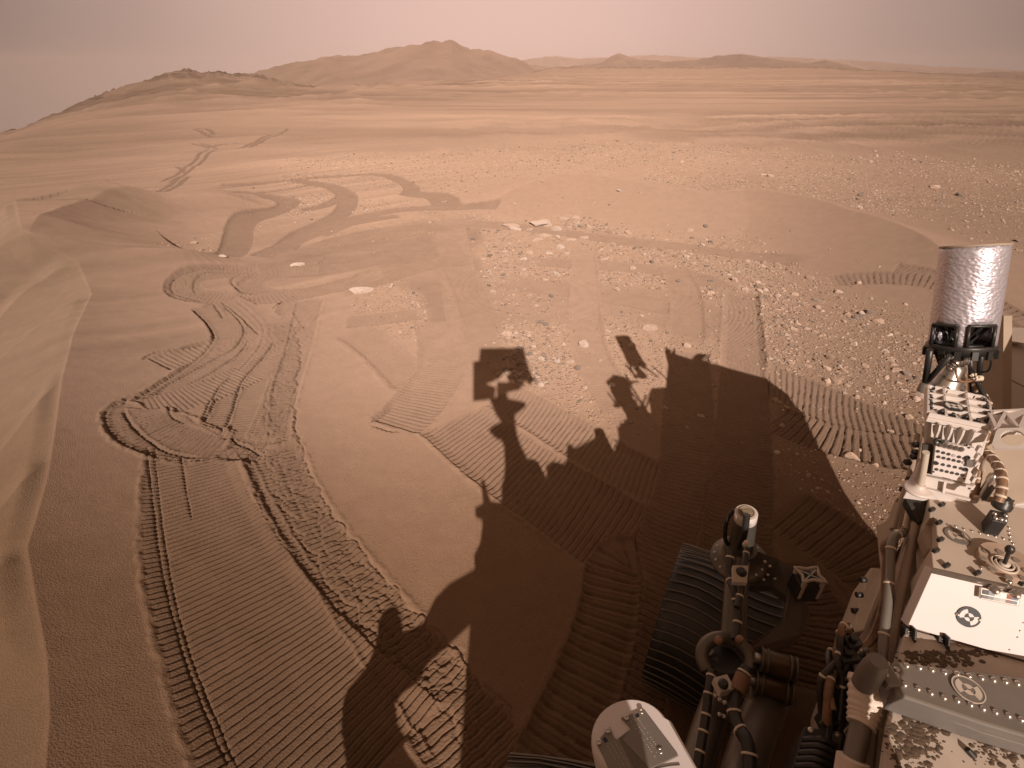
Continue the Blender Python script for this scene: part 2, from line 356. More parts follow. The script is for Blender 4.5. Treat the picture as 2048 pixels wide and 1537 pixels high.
track([(1000, 425), (930, 420), (860, 417), (800, 420), (740, 430), (680, 444), (620, 468), (570, 492), (520, 515)], .34, seed=12, **mt)
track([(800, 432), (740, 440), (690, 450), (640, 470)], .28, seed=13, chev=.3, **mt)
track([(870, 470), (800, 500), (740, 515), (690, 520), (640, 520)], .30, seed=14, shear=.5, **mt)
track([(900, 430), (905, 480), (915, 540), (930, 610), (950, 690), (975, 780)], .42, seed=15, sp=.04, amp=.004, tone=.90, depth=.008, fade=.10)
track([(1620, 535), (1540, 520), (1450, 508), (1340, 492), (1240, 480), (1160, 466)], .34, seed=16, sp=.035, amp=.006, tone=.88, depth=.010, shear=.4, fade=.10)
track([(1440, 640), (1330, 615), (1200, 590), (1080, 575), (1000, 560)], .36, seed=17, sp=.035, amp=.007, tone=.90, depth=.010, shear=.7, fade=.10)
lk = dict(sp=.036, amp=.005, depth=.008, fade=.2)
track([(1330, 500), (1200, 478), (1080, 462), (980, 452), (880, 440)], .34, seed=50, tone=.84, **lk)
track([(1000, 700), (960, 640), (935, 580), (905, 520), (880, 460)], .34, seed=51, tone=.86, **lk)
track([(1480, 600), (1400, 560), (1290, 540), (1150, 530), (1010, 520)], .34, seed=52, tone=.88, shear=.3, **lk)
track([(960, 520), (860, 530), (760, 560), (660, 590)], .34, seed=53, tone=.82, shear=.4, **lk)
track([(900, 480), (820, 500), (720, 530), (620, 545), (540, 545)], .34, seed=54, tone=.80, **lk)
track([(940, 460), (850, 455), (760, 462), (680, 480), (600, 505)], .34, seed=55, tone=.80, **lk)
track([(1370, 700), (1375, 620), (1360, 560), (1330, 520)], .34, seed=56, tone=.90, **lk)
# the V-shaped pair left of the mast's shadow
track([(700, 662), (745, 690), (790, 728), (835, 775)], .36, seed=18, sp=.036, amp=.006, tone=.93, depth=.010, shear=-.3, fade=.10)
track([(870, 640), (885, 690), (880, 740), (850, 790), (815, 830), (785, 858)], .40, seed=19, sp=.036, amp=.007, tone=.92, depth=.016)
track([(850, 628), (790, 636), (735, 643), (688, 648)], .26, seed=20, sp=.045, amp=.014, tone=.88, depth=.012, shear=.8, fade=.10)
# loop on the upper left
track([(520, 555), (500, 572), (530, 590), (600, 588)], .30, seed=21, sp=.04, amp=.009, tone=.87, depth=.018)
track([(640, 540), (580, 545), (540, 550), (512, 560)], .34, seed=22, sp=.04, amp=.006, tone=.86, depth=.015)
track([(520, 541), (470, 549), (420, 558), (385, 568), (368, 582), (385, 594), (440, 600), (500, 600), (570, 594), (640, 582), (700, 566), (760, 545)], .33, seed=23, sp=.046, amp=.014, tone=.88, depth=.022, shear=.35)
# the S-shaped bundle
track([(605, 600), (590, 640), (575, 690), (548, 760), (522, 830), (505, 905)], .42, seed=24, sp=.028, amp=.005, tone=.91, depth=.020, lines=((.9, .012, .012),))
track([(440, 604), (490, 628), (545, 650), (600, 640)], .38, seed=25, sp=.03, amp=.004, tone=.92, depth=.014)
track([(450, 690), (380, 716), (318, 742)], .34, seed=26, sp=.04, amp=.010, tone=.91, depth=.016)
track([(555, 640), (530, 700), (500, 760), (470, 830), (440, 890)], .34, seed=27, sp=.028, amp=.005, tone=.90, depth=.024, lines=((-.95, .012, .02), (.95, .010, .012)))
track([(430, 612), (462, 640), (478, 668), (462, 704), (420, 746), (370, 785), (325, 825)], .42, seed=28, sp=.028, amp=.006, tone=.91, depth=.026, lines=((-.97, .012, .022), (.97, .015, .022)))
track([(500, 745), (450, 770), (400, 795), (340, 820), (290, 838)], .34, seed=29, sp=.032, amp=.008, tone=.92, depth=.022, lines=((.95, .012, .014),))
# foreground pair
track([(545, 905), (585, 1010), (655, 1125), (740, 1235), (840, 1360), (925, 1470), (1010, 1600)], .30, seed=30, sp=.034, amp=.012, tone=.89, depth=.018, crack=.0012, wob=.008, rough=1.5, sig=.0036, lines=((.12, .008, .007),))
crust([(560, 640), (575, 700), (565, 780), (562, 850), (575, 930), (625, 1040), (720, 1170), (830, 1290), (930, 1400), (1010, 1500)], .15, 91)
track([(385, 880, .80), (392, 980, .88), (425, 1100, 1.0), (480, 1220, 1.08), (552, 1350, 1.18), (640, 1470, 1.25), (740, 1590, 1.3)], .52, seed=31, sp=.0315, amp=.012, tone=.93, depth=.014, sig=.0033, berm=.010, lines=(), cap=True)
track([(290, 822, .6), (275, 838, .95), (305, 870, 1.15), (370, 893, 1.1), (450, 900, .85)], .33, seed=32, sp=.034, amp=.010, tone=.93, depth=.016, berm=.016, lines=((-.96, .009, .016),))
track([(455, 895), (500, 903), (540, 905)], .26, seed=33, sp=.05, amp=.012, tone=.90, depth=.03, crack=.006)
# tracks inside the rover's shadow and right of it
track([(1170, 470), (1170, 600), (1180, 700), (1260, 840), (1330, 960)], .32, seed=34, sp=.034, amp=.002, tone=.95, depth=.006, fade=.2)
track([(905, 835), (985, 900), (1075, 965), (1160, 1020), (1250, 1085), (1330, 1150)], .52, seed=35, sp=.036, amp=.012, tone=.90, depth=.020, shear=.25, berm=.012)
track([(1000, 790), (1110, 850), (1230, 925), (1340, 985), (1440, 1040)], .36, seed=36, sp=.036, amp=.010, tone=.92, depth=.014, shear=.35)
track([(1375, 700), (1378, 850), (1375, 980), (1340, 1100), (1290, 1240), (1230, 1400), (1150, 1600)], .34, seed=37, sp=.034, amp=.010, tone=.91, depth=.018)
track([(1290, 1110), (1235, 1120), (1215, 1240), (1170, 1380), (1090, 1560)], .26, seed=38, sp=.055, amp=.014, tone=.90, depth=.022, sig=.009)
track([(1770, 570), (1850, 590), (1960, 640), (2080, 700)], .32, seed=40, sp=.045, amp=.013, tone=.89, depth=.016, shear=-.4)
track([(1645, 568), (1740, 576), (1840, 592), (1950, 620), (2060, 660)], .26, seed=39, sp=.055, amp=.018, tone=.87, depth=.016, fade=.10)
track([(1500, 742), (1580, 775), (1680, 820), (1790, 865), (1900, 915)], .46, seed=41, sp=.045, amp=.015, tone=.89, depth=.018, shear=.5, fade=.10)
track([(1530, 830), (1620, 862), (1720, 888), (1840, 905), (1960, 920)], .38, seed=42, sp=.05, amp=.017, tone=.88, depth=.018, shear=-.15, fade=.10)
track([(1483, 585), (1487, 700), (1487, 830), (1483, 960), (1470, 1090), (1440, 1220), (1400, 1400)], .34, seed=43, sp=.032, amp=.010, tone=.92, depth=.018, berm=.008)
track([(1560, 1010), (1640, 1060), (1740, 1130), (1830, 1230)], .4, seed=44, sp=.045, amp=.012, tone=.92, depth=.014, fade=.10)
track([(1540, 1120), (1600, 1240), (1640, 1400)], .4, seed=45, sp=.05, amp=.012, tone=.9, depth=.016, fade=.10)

def groove(pts, w=.012, depth=.03, lip=.007, tick=0, seed=0, jag=.006):
    """the cut edge a wheel leaves: a narrow furrow with a crumbled lip, and cleat ticks along it"""
    global Z, TONE
    Q = smooth_line([tuple(Pz(p[0], p[1]).xy) for p in pts], 8); wm = .12
    m = (GX > Q[:, 0].min()-wm) & (GX < Q[:, 0].max()+wm) & (GY > Q[:, 1].min()-wm) & (GY < Q[:, 1].max()+wm)
    X, Y = GX[m], GY[m]; s, d, ti, tot = line_sd(X, Y, Q); d = d + jag*fbm(X*20, Y*20, 3, seed) ; wv = np.maximum(w, .0022*Y)*(.8+.5*vnoise(X*16, Y*16, seed+1))
    e = sstep(0, .08, s)*sstep(0, .08, tot-s)
    Z[m] -= e*depth*np.exp(-(d/wv)**2); Z[m] += e*lip*np.exp(-((d-2.2*wv)/(1.2*wv))**2)
    if tick:
        fr = (s/tick) % 1; Z[m] -= e*depth*.5*np.exp(-((fr-.5)*tick/.006)**2)*np.exp(-(d/(wv*2.4))**2)
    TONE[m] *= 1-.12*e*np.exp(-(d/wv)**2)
GR = [[(446, 610), (472, 632), (487, 655), (472, 690), (432, 716), (372, 755), (330, 782), (303, 810)], [(440, 604), (470, 622), (520, 668)], [(425, 606), (438, 622), (447, 637)],
      [(500, 676), (470, 712), (420, 748), (372, 776)], [(548, 676), (535, 700), (500, 742), (480, 772), (462, 830), (448, 862), (444, 880)], [(468, 748), (440, 775), (422, 812), (408, 848)],
      [(255, 832), (263, 856), (300, 892), (348, 916), (405, 921)], [(254, 830), (264, 815), (298, 805), (330, 803)], [(340, 822), (350, 845), (385, 855)], [(292, 735), (305, 722), (360, 704), (420, 688)],
      [(512, 538), (430, 550), (382, 562), (352, 574), (345, 586), (366, 595), (410, 604)], [(505, 546), (425, 556), (398, 566), (388, 578), (393, 588)], [(510, 541), (478, 552), (464, 565), (480, 580), (520, 590)],
      [(440, 878), (470, 884), (505, 900), (530, 914)], [(545, 622), (560, 606), (566, 598)], [(738, 851), (775, 862), (806, 866)], [(738, 850), (760, 832), (790, 806)]]
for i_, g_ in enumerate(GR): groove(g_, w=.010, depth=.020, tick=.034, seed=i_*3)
# faint continuations that tie the track patches together
groove([(362, 905), (372, 960), (380, 1010), (390, 1056)], w=.004, depth=.010, tick=.0315, lip=0, jag=.002, seed=91)
for off in (0, 13): groove([(300+off, 900), (308+off, 980), (322+off, 1090), (345+off, 1210), (378+off, 1330), (418+off*1.2, 1440), (470+off*1.3, 1560)], w=.0042, depth=.011, tick=.0315, lip=0, jag=.003, seed=92+off)
for i_, g_ in enumerate([[(590, 604), (572, 690), (546, 770), (538, 830), (536, 885)], [(470, 900), (520, 1000), (580, 1110), (650, 1215), (730, 1330), (820, 1450), (880, 1540)], [(500, 915), (540, 990), (590, 1080), (650, 1165)], [(345, 832), (400, 862), (452, 880)]]):
    groove(g_, w=.011, depth=-.009, lip=0, seed=70+i_, jag=.012)
TONE = np.clip(TONE, .4, 1.5)
# ground colour: sand tones with the lens's edge darkening painted in
sand = np.array([.40, .270, .200]); dustc = np.array([.36, .265, .185]); stone = np.array([.30, .19, .125])
COL = sand[None, None, :]*np.ones(GX.shape)[..., None]
gv = GRV[..., None]
COL = COL*(1-.35*gv)+.35*gv*np.array([.44, .30, .215])
dk = sstep(.25, 1.1, GX/np.maximum(GY, .5))[..., None]*.12    # lens falloff painted into the sand on the right
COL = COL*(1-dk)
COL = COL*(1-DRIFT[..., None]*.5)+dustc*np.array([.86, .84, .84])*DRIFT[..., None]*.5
fg = sstep(3.6, 1.2, GY)[..., None]                       # lens falloff towards the bottom painted in as darker, browner sand
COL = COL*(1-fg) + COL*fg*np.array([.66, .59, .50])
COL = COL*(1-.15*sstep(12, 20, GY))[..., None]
COL = COL*(1-.33*sstep(.12, .9, GX/np.maximum(GY, .5)))[..., None]*(1-.36*sstep(-.15, -.9, GX/np.maximum(GY, .5)))[..., None]  # darkening towards both side edges of the view, painted into the ground colour
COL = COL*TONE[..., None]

nr, nc = GX.shape
me = bpy.data.meshes.new('ground')
me.vertices.add(nr*nc); me.vertices.foreach_set('co', np.stack([GX, GY, Z], -1).astype(np.float32).ravel())
idx = np.arange(nr*nc).reshape(nr, nc)
quads = np.stack([idx[:-1, :-1], idx[:-1, 1:], idx[1:, 1:], idx[1:, :-1]], -1).reshape(-1, 4)
me.loops.add(quads.size); me.loops.foreach_set('vertex_index', quads.astype(np.int32).ravel())
me.polygons.add(len(quads)); me.polygons.foreach_set('loop_start', (np.arange(len(quads))*4).astype(np.int32)); me.polygons.foreach_set('loop_total', np.full(len(quads), 4, np.int32))
me.polygons.foreach_set('use_smooth', np.ones(len(quads), bool))
me.update(calc_edges=True)
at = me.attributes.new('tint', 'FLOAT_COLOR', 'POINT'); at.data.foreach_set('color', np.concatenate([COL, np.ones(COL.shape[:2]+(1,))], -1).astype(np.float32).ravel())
at = me.attributes.new('grv', 'FLOAT', 'POINT'); at.data.foreach_set('value', (GRV*1.0).astype(np.float32).ravel())
ground = bpy.data.objects.new('ground', me); C.objects.link(ground); ground['kind'] = 'structure'
ground['label'] = 'rusty sand plain with wheel tracks, dunes and far hills'

gm = bpy.data.materials.new('sand'); gm.use_nodes = True; nt = gm.node_tree; nt.nodes.clear(); N = nt.nodes.new; L = nt.links.new
o = N('ShaderNodeOutputMaterial'); b = N('ShaderNodeBsdfDiffuse'); b.inputs['Roughness'].default_value = 1.0
a = N('ShaderNodeAttribute'); a.attribute_name = 'tint'; ag = N('ShaderNodeAttribute'); ag.attribute_name = 'grv'
tc = N('ShaderNodeTexCoord')
n1 = N('ShaderNodeTexNoise'); n1.inputs['Scale'].default_value = 170; n1.inputs['Detail'].default_value = 3
n2 = N('ShaderNodeTexNoise'); n2.inputs['Scale'].default_value = 9; n2.inputs['Detail'].default_value = 6
for n in (n1, n2): L(tc.outputs['Object'], n.inputs['Vector'])
def mth(op, x, y=None, z=None):
    n = N('ShaderNodeMath'); n.operation = op
    for i, v in enumerate((x, y, z)):
        if v is None: continue
        if isinstance(v, (int, float)): n.inputs[i].default_value = v
        else: L(v, n.inputs[i])
    return n.outputs[0]
f1 = mth('MULTIPLY_ADD', n1.outputs[0], .60, .70); f2 = mth('MULTIPLY_ADD', n2.outputs[0], .22, .89)
# pebbles too small to model: speckle of paler grains in the gravel
vo = N('ShaderNodeTexVoronoi'); vo.inputs['Scale'].default_value = 34; L(tc.outputs['Object'], vo.inputs['Vector'])
sp_ = N('ShaderNodeMapRange'); sp_.inputs[1].default_value = .42; sp_.inputs[2].default_value = .22; L(vo.outputs['Distance'], sp_.inputs[0])
rnd = N('ShaderNodeSeparateColor'); L(vo.outputs['Color'], rnd.inputs[0])
on = mth('MULTIPLY', mth('GREATER_THAN', rnd.outputs[0], .45), sp_.outputs[0])
pebm = mth('MULTIPLY', on, ag.outputs['Fac'])
vo2 = N('ShaderNodeTexVoronoi'); vo2.inputs['Scale'].default_value = 12; L(tc.outputs['Object'], vo2.inputs['Vector'])
r2 = N('ShaderNodeSeparateColor'); L(vo2.outputs['Color'], r2.inputs[0]); m2_ = N('ShaderNodeMapRange'); m2_.inputs[1].default_value = .42; m2_.inputs[2].default_value = .25; L(vo2.outputs['Distance'], m2_.inputs[0])
far_ = N('ShaderNodeSeparateXYZ'); L(tc.outputs['Object'], far_.inputs[0]); fr_ = N('ShaderNodeMapRange'); fr_.inputs[1].default_value = 7; fr_.inputs[2].default_value = 10; L(far_.outputs[1], fr_.inputs[0])
peb2 = mth('MULTIPLY', mth('MULTIPLY', mth('GREATER_THAN', r2.outputs[0], .55), m2_.outputs[0]), mth('MULTIPLY', ag.outputs['Fac'], fr_.outputs[0]))
dk2 = mth('MULTIPLY', mth('MULTIPLY', mth('LESS_THAN', r2.outputs[0], .14), m2_.outputs[0]), mth('MULTIPLY', ag.outputs['Fac'], fr_.outputs[0]))
fp = mth('MULTIPLY', mth('MULTIPLY_ADD', pebm, .34, 1.0), mth('SUBTRACT', mth('MULTIPLY_ADD', peb2, .42, 1.0), mth('MULTIPLY', dk2, .45)))
tot = mth('MULTIPLY', mth('MULTIPLY', f1, f2), fp)
mx = N('ShaderNodeVectorMath'); mx.operation = 'SCALE'; L(a.outputs['Color'], mx.inputs[0]); L(tot, mx.inputs['Scale'])
L(mx.outputs[0], b.inputs['Color'])
bp = N('ShaderNodeBump'); bp.inputs['Strength'].default_value = .9; bp.inputs['Distance'].default_value = .006
hsum = mth('ADD', n1.outputs[0], mth('MULTIPLY', pebm, 1.6)); L(hsum, bp.inputs['Height']); L(bp.outputs[0], b.inputs['Normal'])
L(b.outputs[0], o.inputs[0]); me.materials.append(gm)

# ------------------------------------------------------------ the dusty air
def haze():
    bm = bmesh.new(); bmesh.ops.create_cube(bm, size=1)
    mh = bpy.data.meshes.new('haze'); bm.to_mesh(mh); bm.free(); ob = bpy.data.objects.new('haze', mh); C.objects.link(ob)
    zlo = float(Z.min())-1; zhi = float(Z.max())+4
    ob.scale = (2*float(np.abs(GX).max())+20, 2400+60+40, zhi-zlo); ob.location = (0, (2400-60)/2, (zhi+zlo)/2); ob['kind'] = 'stuff'
    ob['label'] = 'pale pink dust haze over the plain'
    m = bpy.data.materials.new('haze'); m.use_nodes = True; t = m.node_tree; t.nodes.clear()
    oo = t.nodes.new('ShaderNodeOutputMaterial'); v = t.nodes.new('ShaderNodeVolumePrincipled')
    v.inputs['Color'].default_value = (.62, .475, .43, 1); v.inputs['Density'].default_value = .00026; v.inputs['Anisotropy'].default_value = -0.42
    t.links.new(v.outputs[0], oo.inputs['Volume']); mh.materials.append(m)
haze()

# ------------------------------------------------------------ stones
def material(name, col, rough=.7, metal=0.0, noise=0.0, nscale=30, bump=0.0, spec=.5, dust=0.0, dustcol=(.36, .24, .16)):
    m = bpy.data.materials.new(name); m.use_nodes = True; t = m.node_tree; p = t.nodes['Principled BSDF']
    p.inputs['Base Color'].default_value = (*col, 1); p.inputs['Roughness'].default_value = rough; p.inputs['Metallic'].default_value = metal
    p.inputs['Specular IOR Level'].default_value = spec
    if noise or bump or dust:
        tc = t.nodes.new('ShaderNodeTexCoord'); n = t.nodes.new('ShaderNodeTexNoise'); n.inputs['Scale'].default_value = nscale; n.inputs['Detail'].default_value = 6
        t.links.new(tc.outputs['Object'], n.inputs['Vector'])
        if noise:
            mr = t.nodes.new('ShaderNodeMapRange'); mr.inputs[1].default_value = .3; mr.inputs[2].default_value = .7; mr.inputs[3].default_value = 1-noise; mr.inputs[4].default_value = 1+noise
            t.links.new(n.outputs[0], mr.inputs[0]); sc = t.nodes.new('ShaderNodeVectorMath'); sc.operation = 'SCALE'; sc.inputs[0].default_value = col
            t.links.new(mr.outputs[0], sc.inputs['Scale']); src = sc.outputs[0]
        else:
            rgb = t.nodes.new('ShaderNodeRGB'); rgb.outputs[0].default_value = (*col, 1); src = rgb.outputs[0]
        if dust:                                  # dust lies on whatever faces up
            g = t.nodes.new('ShaderNodeNewGeometry'); sx = t.nodes.new('ShaderNodeSeparateXYZ'); t.links.new(g.outputs['Normal'], sx.inputs[0])
            n2 = t.nodes.new('ShaderNodeTexNoise'); n2.inputs['Scale'].default_value = nscale*.35; n2.inputs['Detail'].default_value = 8; t.links.new(tc.outputs['Object'], n2.inputs['Vector'])
            a = t.nodes.new('ShaderNodeMapRange'); a.inputs[1].default_value = .1; a.inputs[2].default_value = .9; t.links.new(sx.outputs[2], a.inputs[0])
            b = t.nodes.new('ShaderNodeMapRange'); b.inputs[1].default_value = .35; b.inputs[2].default_value = .65; b.inputs[3].default_value = dust*.45; b.inputs[4].default_value = dust; t.links.new(n2.outputs[0], b.inputs[0])
            mu = t.nodes.new('ShaderNodeMath'); mu.operation = 'MULTIPLY'; t.links.new(a.outputs[0], mu.inputs[0]); t.links.new(b.outputs[0], mu.inputs[1])
            mix = t.nodes.new('ShaderNodeMix'); mix.data_type = 'RGBA'; mix.inputs[7].default_value = (*dustcol, 1); t.links.new(mu.outputs[0], mix.inputs[0]); t.links.new(src, mix.inputs[6]); src = mix.outputs[2]
        t.links.new(src, p.inputs['Base Color'])
        if bump:
            b = t.nodes.new('ShaderNodeBump'); b.inputs['Strength'].default_value = 1; b.inputs['Distance'].default_value = bump
            t.links.new(n.outputs[0], b.inputs['Height']); t.links.new(b.outputs[0], p.inputs['Normal'])
    return m
def ico(n):
    bm = bmesh.new(); bmesh.ops.create_icosphere(bm, subdivisions=n, radius=1)
    v = np.array([x.co[:] for x in bm.verts]); f = np.array([[q.index for q in x.verts] for x in bm.faces]); bm.free(); return v, f
IC = {n: ico(n) for n in (1, 2, 3)}
RV = _rs
def rock_shape(n, flat=.6, cuts=9, r=None):
    r = r or RV; v = IC[n][0].copy()
    for i in range(cuts):
        a = r.normal(size=3); a /= np.linalg.norm(a); h = r.uniform(.45, .85)
        d = v@a - h; v = v - np.outer(np.maximum(d, 0), a)
    v = v*np.array([r.uniform(.8, 1.25), r.uniform(.7, 1.1), flat*r.uniform(.8, 1.2)])
    if n >= 3: v = v*(1+.06*vnoise(v[:, 0]*3+9, v[:, 1]*3+v[:, 2]*2, r.randint(99)))[:, None]
    v[:, 2] -= .15*v[:, 2].max(); return v
def height(x, y):
    x = np.asarray(x, float); y = np.asarray(y, float)
    i = np.clip(np.searchsorted(YR, y)-1, 0, len(YR)-2); a = (y-YR[i])/(YR[i+1]-YR[i])
    dp = np.maximum(y*CP+H*SP, 1); u = x/dp; j = np.clip(np.searchsorted(UC, u)-1, 0, len(UC)-2); b = (u-UC[j])/(UC[j+1]-UC[j])
    f = lambda G: (G[i, j]*(1-b)+G[i, j+1]*b)*(1-a)+(G[i+1, j]*(1-b)+G[i+1, j+1]*b)*a
    return f(Z), f(GRV)
stone_m = bpy.data.materials.new('stone'); stone_m.use_nodes = True; t = stone_m.node_tree; t.nodes.clear()
o_ = t.nodes.new('ShaderNodeOutputMaterial'); d_ = t.nodes.new('ShaderNodeBsdfDiffuse'); d_.inputs['Roughness'].default_value = .9
at_ = t.nodes.new('ShaderNodeAttribute'); at_.attribute_name = 'tint'; tc_ = t.nodes.new('ShaderNodeTexCoord')
n_ = t.nodes.new('ShaderNodeTexNoise'); n_.inputs['Scale'].default_value = 60; n_.inputs['Detail'].default_value = 6; t.links.new(tc_.outputs['Object'], n_.inputs['Vector'])
mr_ = t.nodes.new('ShaderNodeMapRange'); mr_.inputs[1].default_value = .3; mr_.inputs[2].default_value = .7; mr_.inputs[3].default_value = .78; mr_.inputs[4].default_value = 1.15; t.links.new(n_.outputs[0], mr_.inputs[0])
s_ = t.nodes.new('ShaderNodeVectorMath'); s_.operation = 'SCALE'; t.links.new(at_.outputs['Color'], s_.inputs[0]); t.links.new(mr_.outputs[0], s_.inputs['Scale'])
b_ = t.nodes.new('ShaderNodeBump'); b_.inputs['Strength'].default_value = .8; b_.inputs['Distance'].default_value = .006
t.links.new(n_.outputs[0], b_.inputs['Height']); t.links.new(b_.outputs[0], d_.inputs['Normal']); t.links.new(s_.outputs[0], d_.inputs[0]); t.links.new(d_.outputs[0], o_.inputs[0])
STC = [np.array([.52, .38, .30]), np.array([.45, .32, .24]), np.array([.38, .26, .19]), np.array([.26, .20, .165]), np.array([.55, .43, .36])]

def stone(px, py, w_px, label, flat=.6, tint=0, h=None, asp=1.0, rot=None, name='rock', group=None, world=None):
    if world is None:
        x, y = Pz(px, py, 0)[:2]
        z = float(height(x, y)[0]); x, y = Pz(px, py, z)[:2]
    else: x, y = world
    z = float(height(x, y)[0]); dep = y*CP-(z-H)*SP; r = w_px*dep/F/2
    v = rock_shape(3 if w_px > 11 else 2, flat)
    v[:, 0] *= asp; a = rot if rot is not None else RV.uniform(0, 6.28); ca, sa = math.cos(a), math.sin(a)
    if asp != 1.0: ca, sa = 1.0, 0.0
    v = v@np.array([[ca, sa, 0], [-sa, ca, 0], [0, 0, 1]])*r
    m = bpy.data.meshes.new(name); m.from_pydata(v.tolist(), [], IC[3 if w_px > 11 else 2][1].tolist()); m.materials.append(stone_m)
    c = (STC[tint] if isinstance(tint, int) else np.array(tint))*RV.uniform(.92, 1.06)
    q = m.attributes.new('tint', 'FLOAT_COLOR', 'POINT'); q.data.foreach_set('color', np.tile(np.append(c, 1), len(v)).astype(np.float32))
    o = bpy.data.objects.new(name, m); C.objects.link(o); o.location = (x, y, z+r*flat*.22)
    o['label'] = label; o['category'] = 'rock'
    if group: o['group'] = group
    return o
TAKEN = []
for a in [
 (722, 583, 42, 'long flat pale slab lying on smooth sand beside the gravel patch', .28, 4, 1.3),
 (784, 573, 17, 'round whitish stone just right of the long flat pale slab', .8, 4, 1),
 (597, 531, 22, 'oval pale rock ringed by wheel tracks in the upper left of the loop', .4, 4, 1.2),
 (1302, 658, 32, 'large pale wedge rock on the gravel above the antenna shadow', .45, 0, 1.2),
 (1262, 696, 24, 'tan rounded rock caught inside the narrow antenna shadow', .7, 1, 1),
 (1168, 690, 24, 'whitish triangular rock between the mast shadow and the antenna shadow', .75, 4, 1),
 (1468, 562, 22, 'pale upright rock with a dark shaded left side on the gravel right of centre', .8, 0, 1),
 (1265, 538, 15, 'small white round stone upper middle of the gravel field', .8, 4, 1),
 (1422, 563, 15, 'small grey-green stone left of the pale upright rock', .6, 3, 1),
 (1357, 563, 15, 'small dark grey stone right of the white round stone', .6, 3, 1),
 (1660, 718, 24, 'pitted grey rock alone on sand left of the silver cylinder', .6, 2, 1),
 (1705, 914, 36, 'big flat tan rock just outside the edge of the rover shadow', .35, 1, 1.1),
 (1708, 690, 15, 'small white pyramid stone above the pitted grey rock', .9, 4, 1),
 (1818, 836, 20, 'pale tan rock beside the herringbone wheel track near the white box', .7, 1, 1),
 (1812, 750, 17, 'sharp grey wedge stone left of the black antenna struts', .9, 3, 1),
 (1562, 853, 15, 'brown stone in the rover shadow beside the straight wheel track', .8, 1, 1),
 (1740, 626, 18, 'grey pyramid stone below the upper right wheel track', .9, 3, 1),
 (1678, 584, 20, 'whitish broken rock at the end of the upper right wheel track', .6, 0, 1),
 (1630, 602, 17, 'grey-green stone below the start of the upper right wheel track', .6, 3, 1),
 (1590, 590, 18, 'pale flat stone left of the grey-green stone', .5, 0, 1),
 (1728, 540, 14, 'pale upright stone at the foot of the sand ridge', .8, 0, 1),
 (1750, 930, 16, 'tan stone lying low beside the side of the rover hull', .4, 1, 1),
 (1330, 480, 14, 'pale stone on the gravel midway up the right-hand field', .6, 0, 1),
 (1260, 436, 17, 'pale block on gravel below the smooth sand ridge', .6, 0, 1),
 (1385, 424, 17, 'pale lens-shaped stone resting on the face of the sand ridge', .5, 0, 1.1),
 (1112, 459, 26, 'square pale block with a dark undercut in the boulder cluster', .7, 4, 1.1),
 (1092, 446, 36, 'broad pale slab at the top right of the boulder cluster', .45, 0, 1.15),
 (1076, 449, 34, 'long pale slab at the centre of the boulder cluster', .5, 4, 1.2),
 (1130, 436, 22, 'pale flat stone on the upper right rim of the boulder cluster', .5, 0, 1),
 (1152, 435, 22, 'rightmost pale stone of the boulder cluster', .6, 0, 1),
 (1022, 452, 30, 'long tilted pale slab at the left of the boulder cluster', .5, 0, 1.3),
 (1030, 460, 26, 'pale block just below the long tilted slab', .6, 4, 1),
 (1060, 460, 18, 'small pale block below the long pale slab', .6, 0, 1),
 (1075, 482, 26, 'pale wedge stone below the boulder cluster', .5, 0, 1.1),
 (1142, 482, 22, 'pale angular stone right below the square block', .5, 0, 1),
 (1168, 478, 22, 'pale flat block right of the boulder cluster', .6, 0, 1),
 (1120, 497, 20, 'pale rounded stone below and right of the boulder cluster', .8, 4, 1),
 (1060, 507, 18, 'pale block with a black shaded left end', .6, 0, 1.1),
 (1100, 509, 18, 'bluish white stone near the block with the black shaded end', .7, 4, 1),
 (1088, 472, 24, 'low pale slab midway down the boulder cluster', .35, 0, 1.2),
 (570, 466, 0, '', 0, 0, 0), (446, 518, 20, 'pale crumbled stone at the end of the curving far wheel track', .4, 4, 1.2),
 (502, 377, 13, 'grey stone between two far wheel tracks on the left', .7, 2, 1),
 (1178, 347, 30, 'low outcrop stone on the crest of the smooth sand ridge', .3, 2, 1.3),
 (1530, 338, 16, 'pale stone on the pebble plain beyond the ridge', .5, 0, 1),
 (1540, 345, 20, 'pale flat stone on the pebble plain beyond the ridge, just right of a smaller one', .4, 0, 1),
 (1918, 392, 18, 'dark stone in the dense stone field at far right', .7, 3, 1),
 (1870, 372, 16, 'pale pyramid stone in the dense stone field at far right', .8, 0, 1)]:
    if a[2] == 0: continue
    stone(*a[:4], flat=a[4], tint=a[5], asp=a[6]); TAKEN.append(a[:3])

# pebbles: sampled over the gravel fields, the larger ones single, the rest one mass
RS = np.random.RandomState(23)
def scatter(n, x0, x1, y0, y1, smin, smax, pw, dens=None):
    px = RS.uniform(x0, x1, n); py = RS.uniform(y0, y1, n); wv = (768.5-py)/F; t = H/(SP-wv*CP)
    x = (px-1024)/F*t; y = (CP+wv*SP)*t; z, g = height(x, y)
    clump = .5+.9*fbm(x*1.3, y*1.3, 3, 77)
    keep = RS.rand(n) < np.clip(g, 0, 1)*np.clip(clump, .15, 1)
    size = (smin**-pw + RS.rand(n)*(smax**-pw-smin**-pw))**(-1/pw)
    return np.stack([px, py, x, y, z, t, size*np.ones(n)], -1)[keep]
A = scatter(85000, -60, 2100, 285, 1100, 2.3, 20, 2.8)
B = scatter(9500, 900, 2000, 560, 1100, 4.2, 24, 2.3)
D = scatter(45000, 560, 2100, 288, 430, 1.9, 7, 2.6)
E = scatter(22000, 820, 1600, 400, 760, 3.4, 17, 2.6)
G = np.vstack([A, B, D, E]); G = G[G[:, 3] > 1.2]
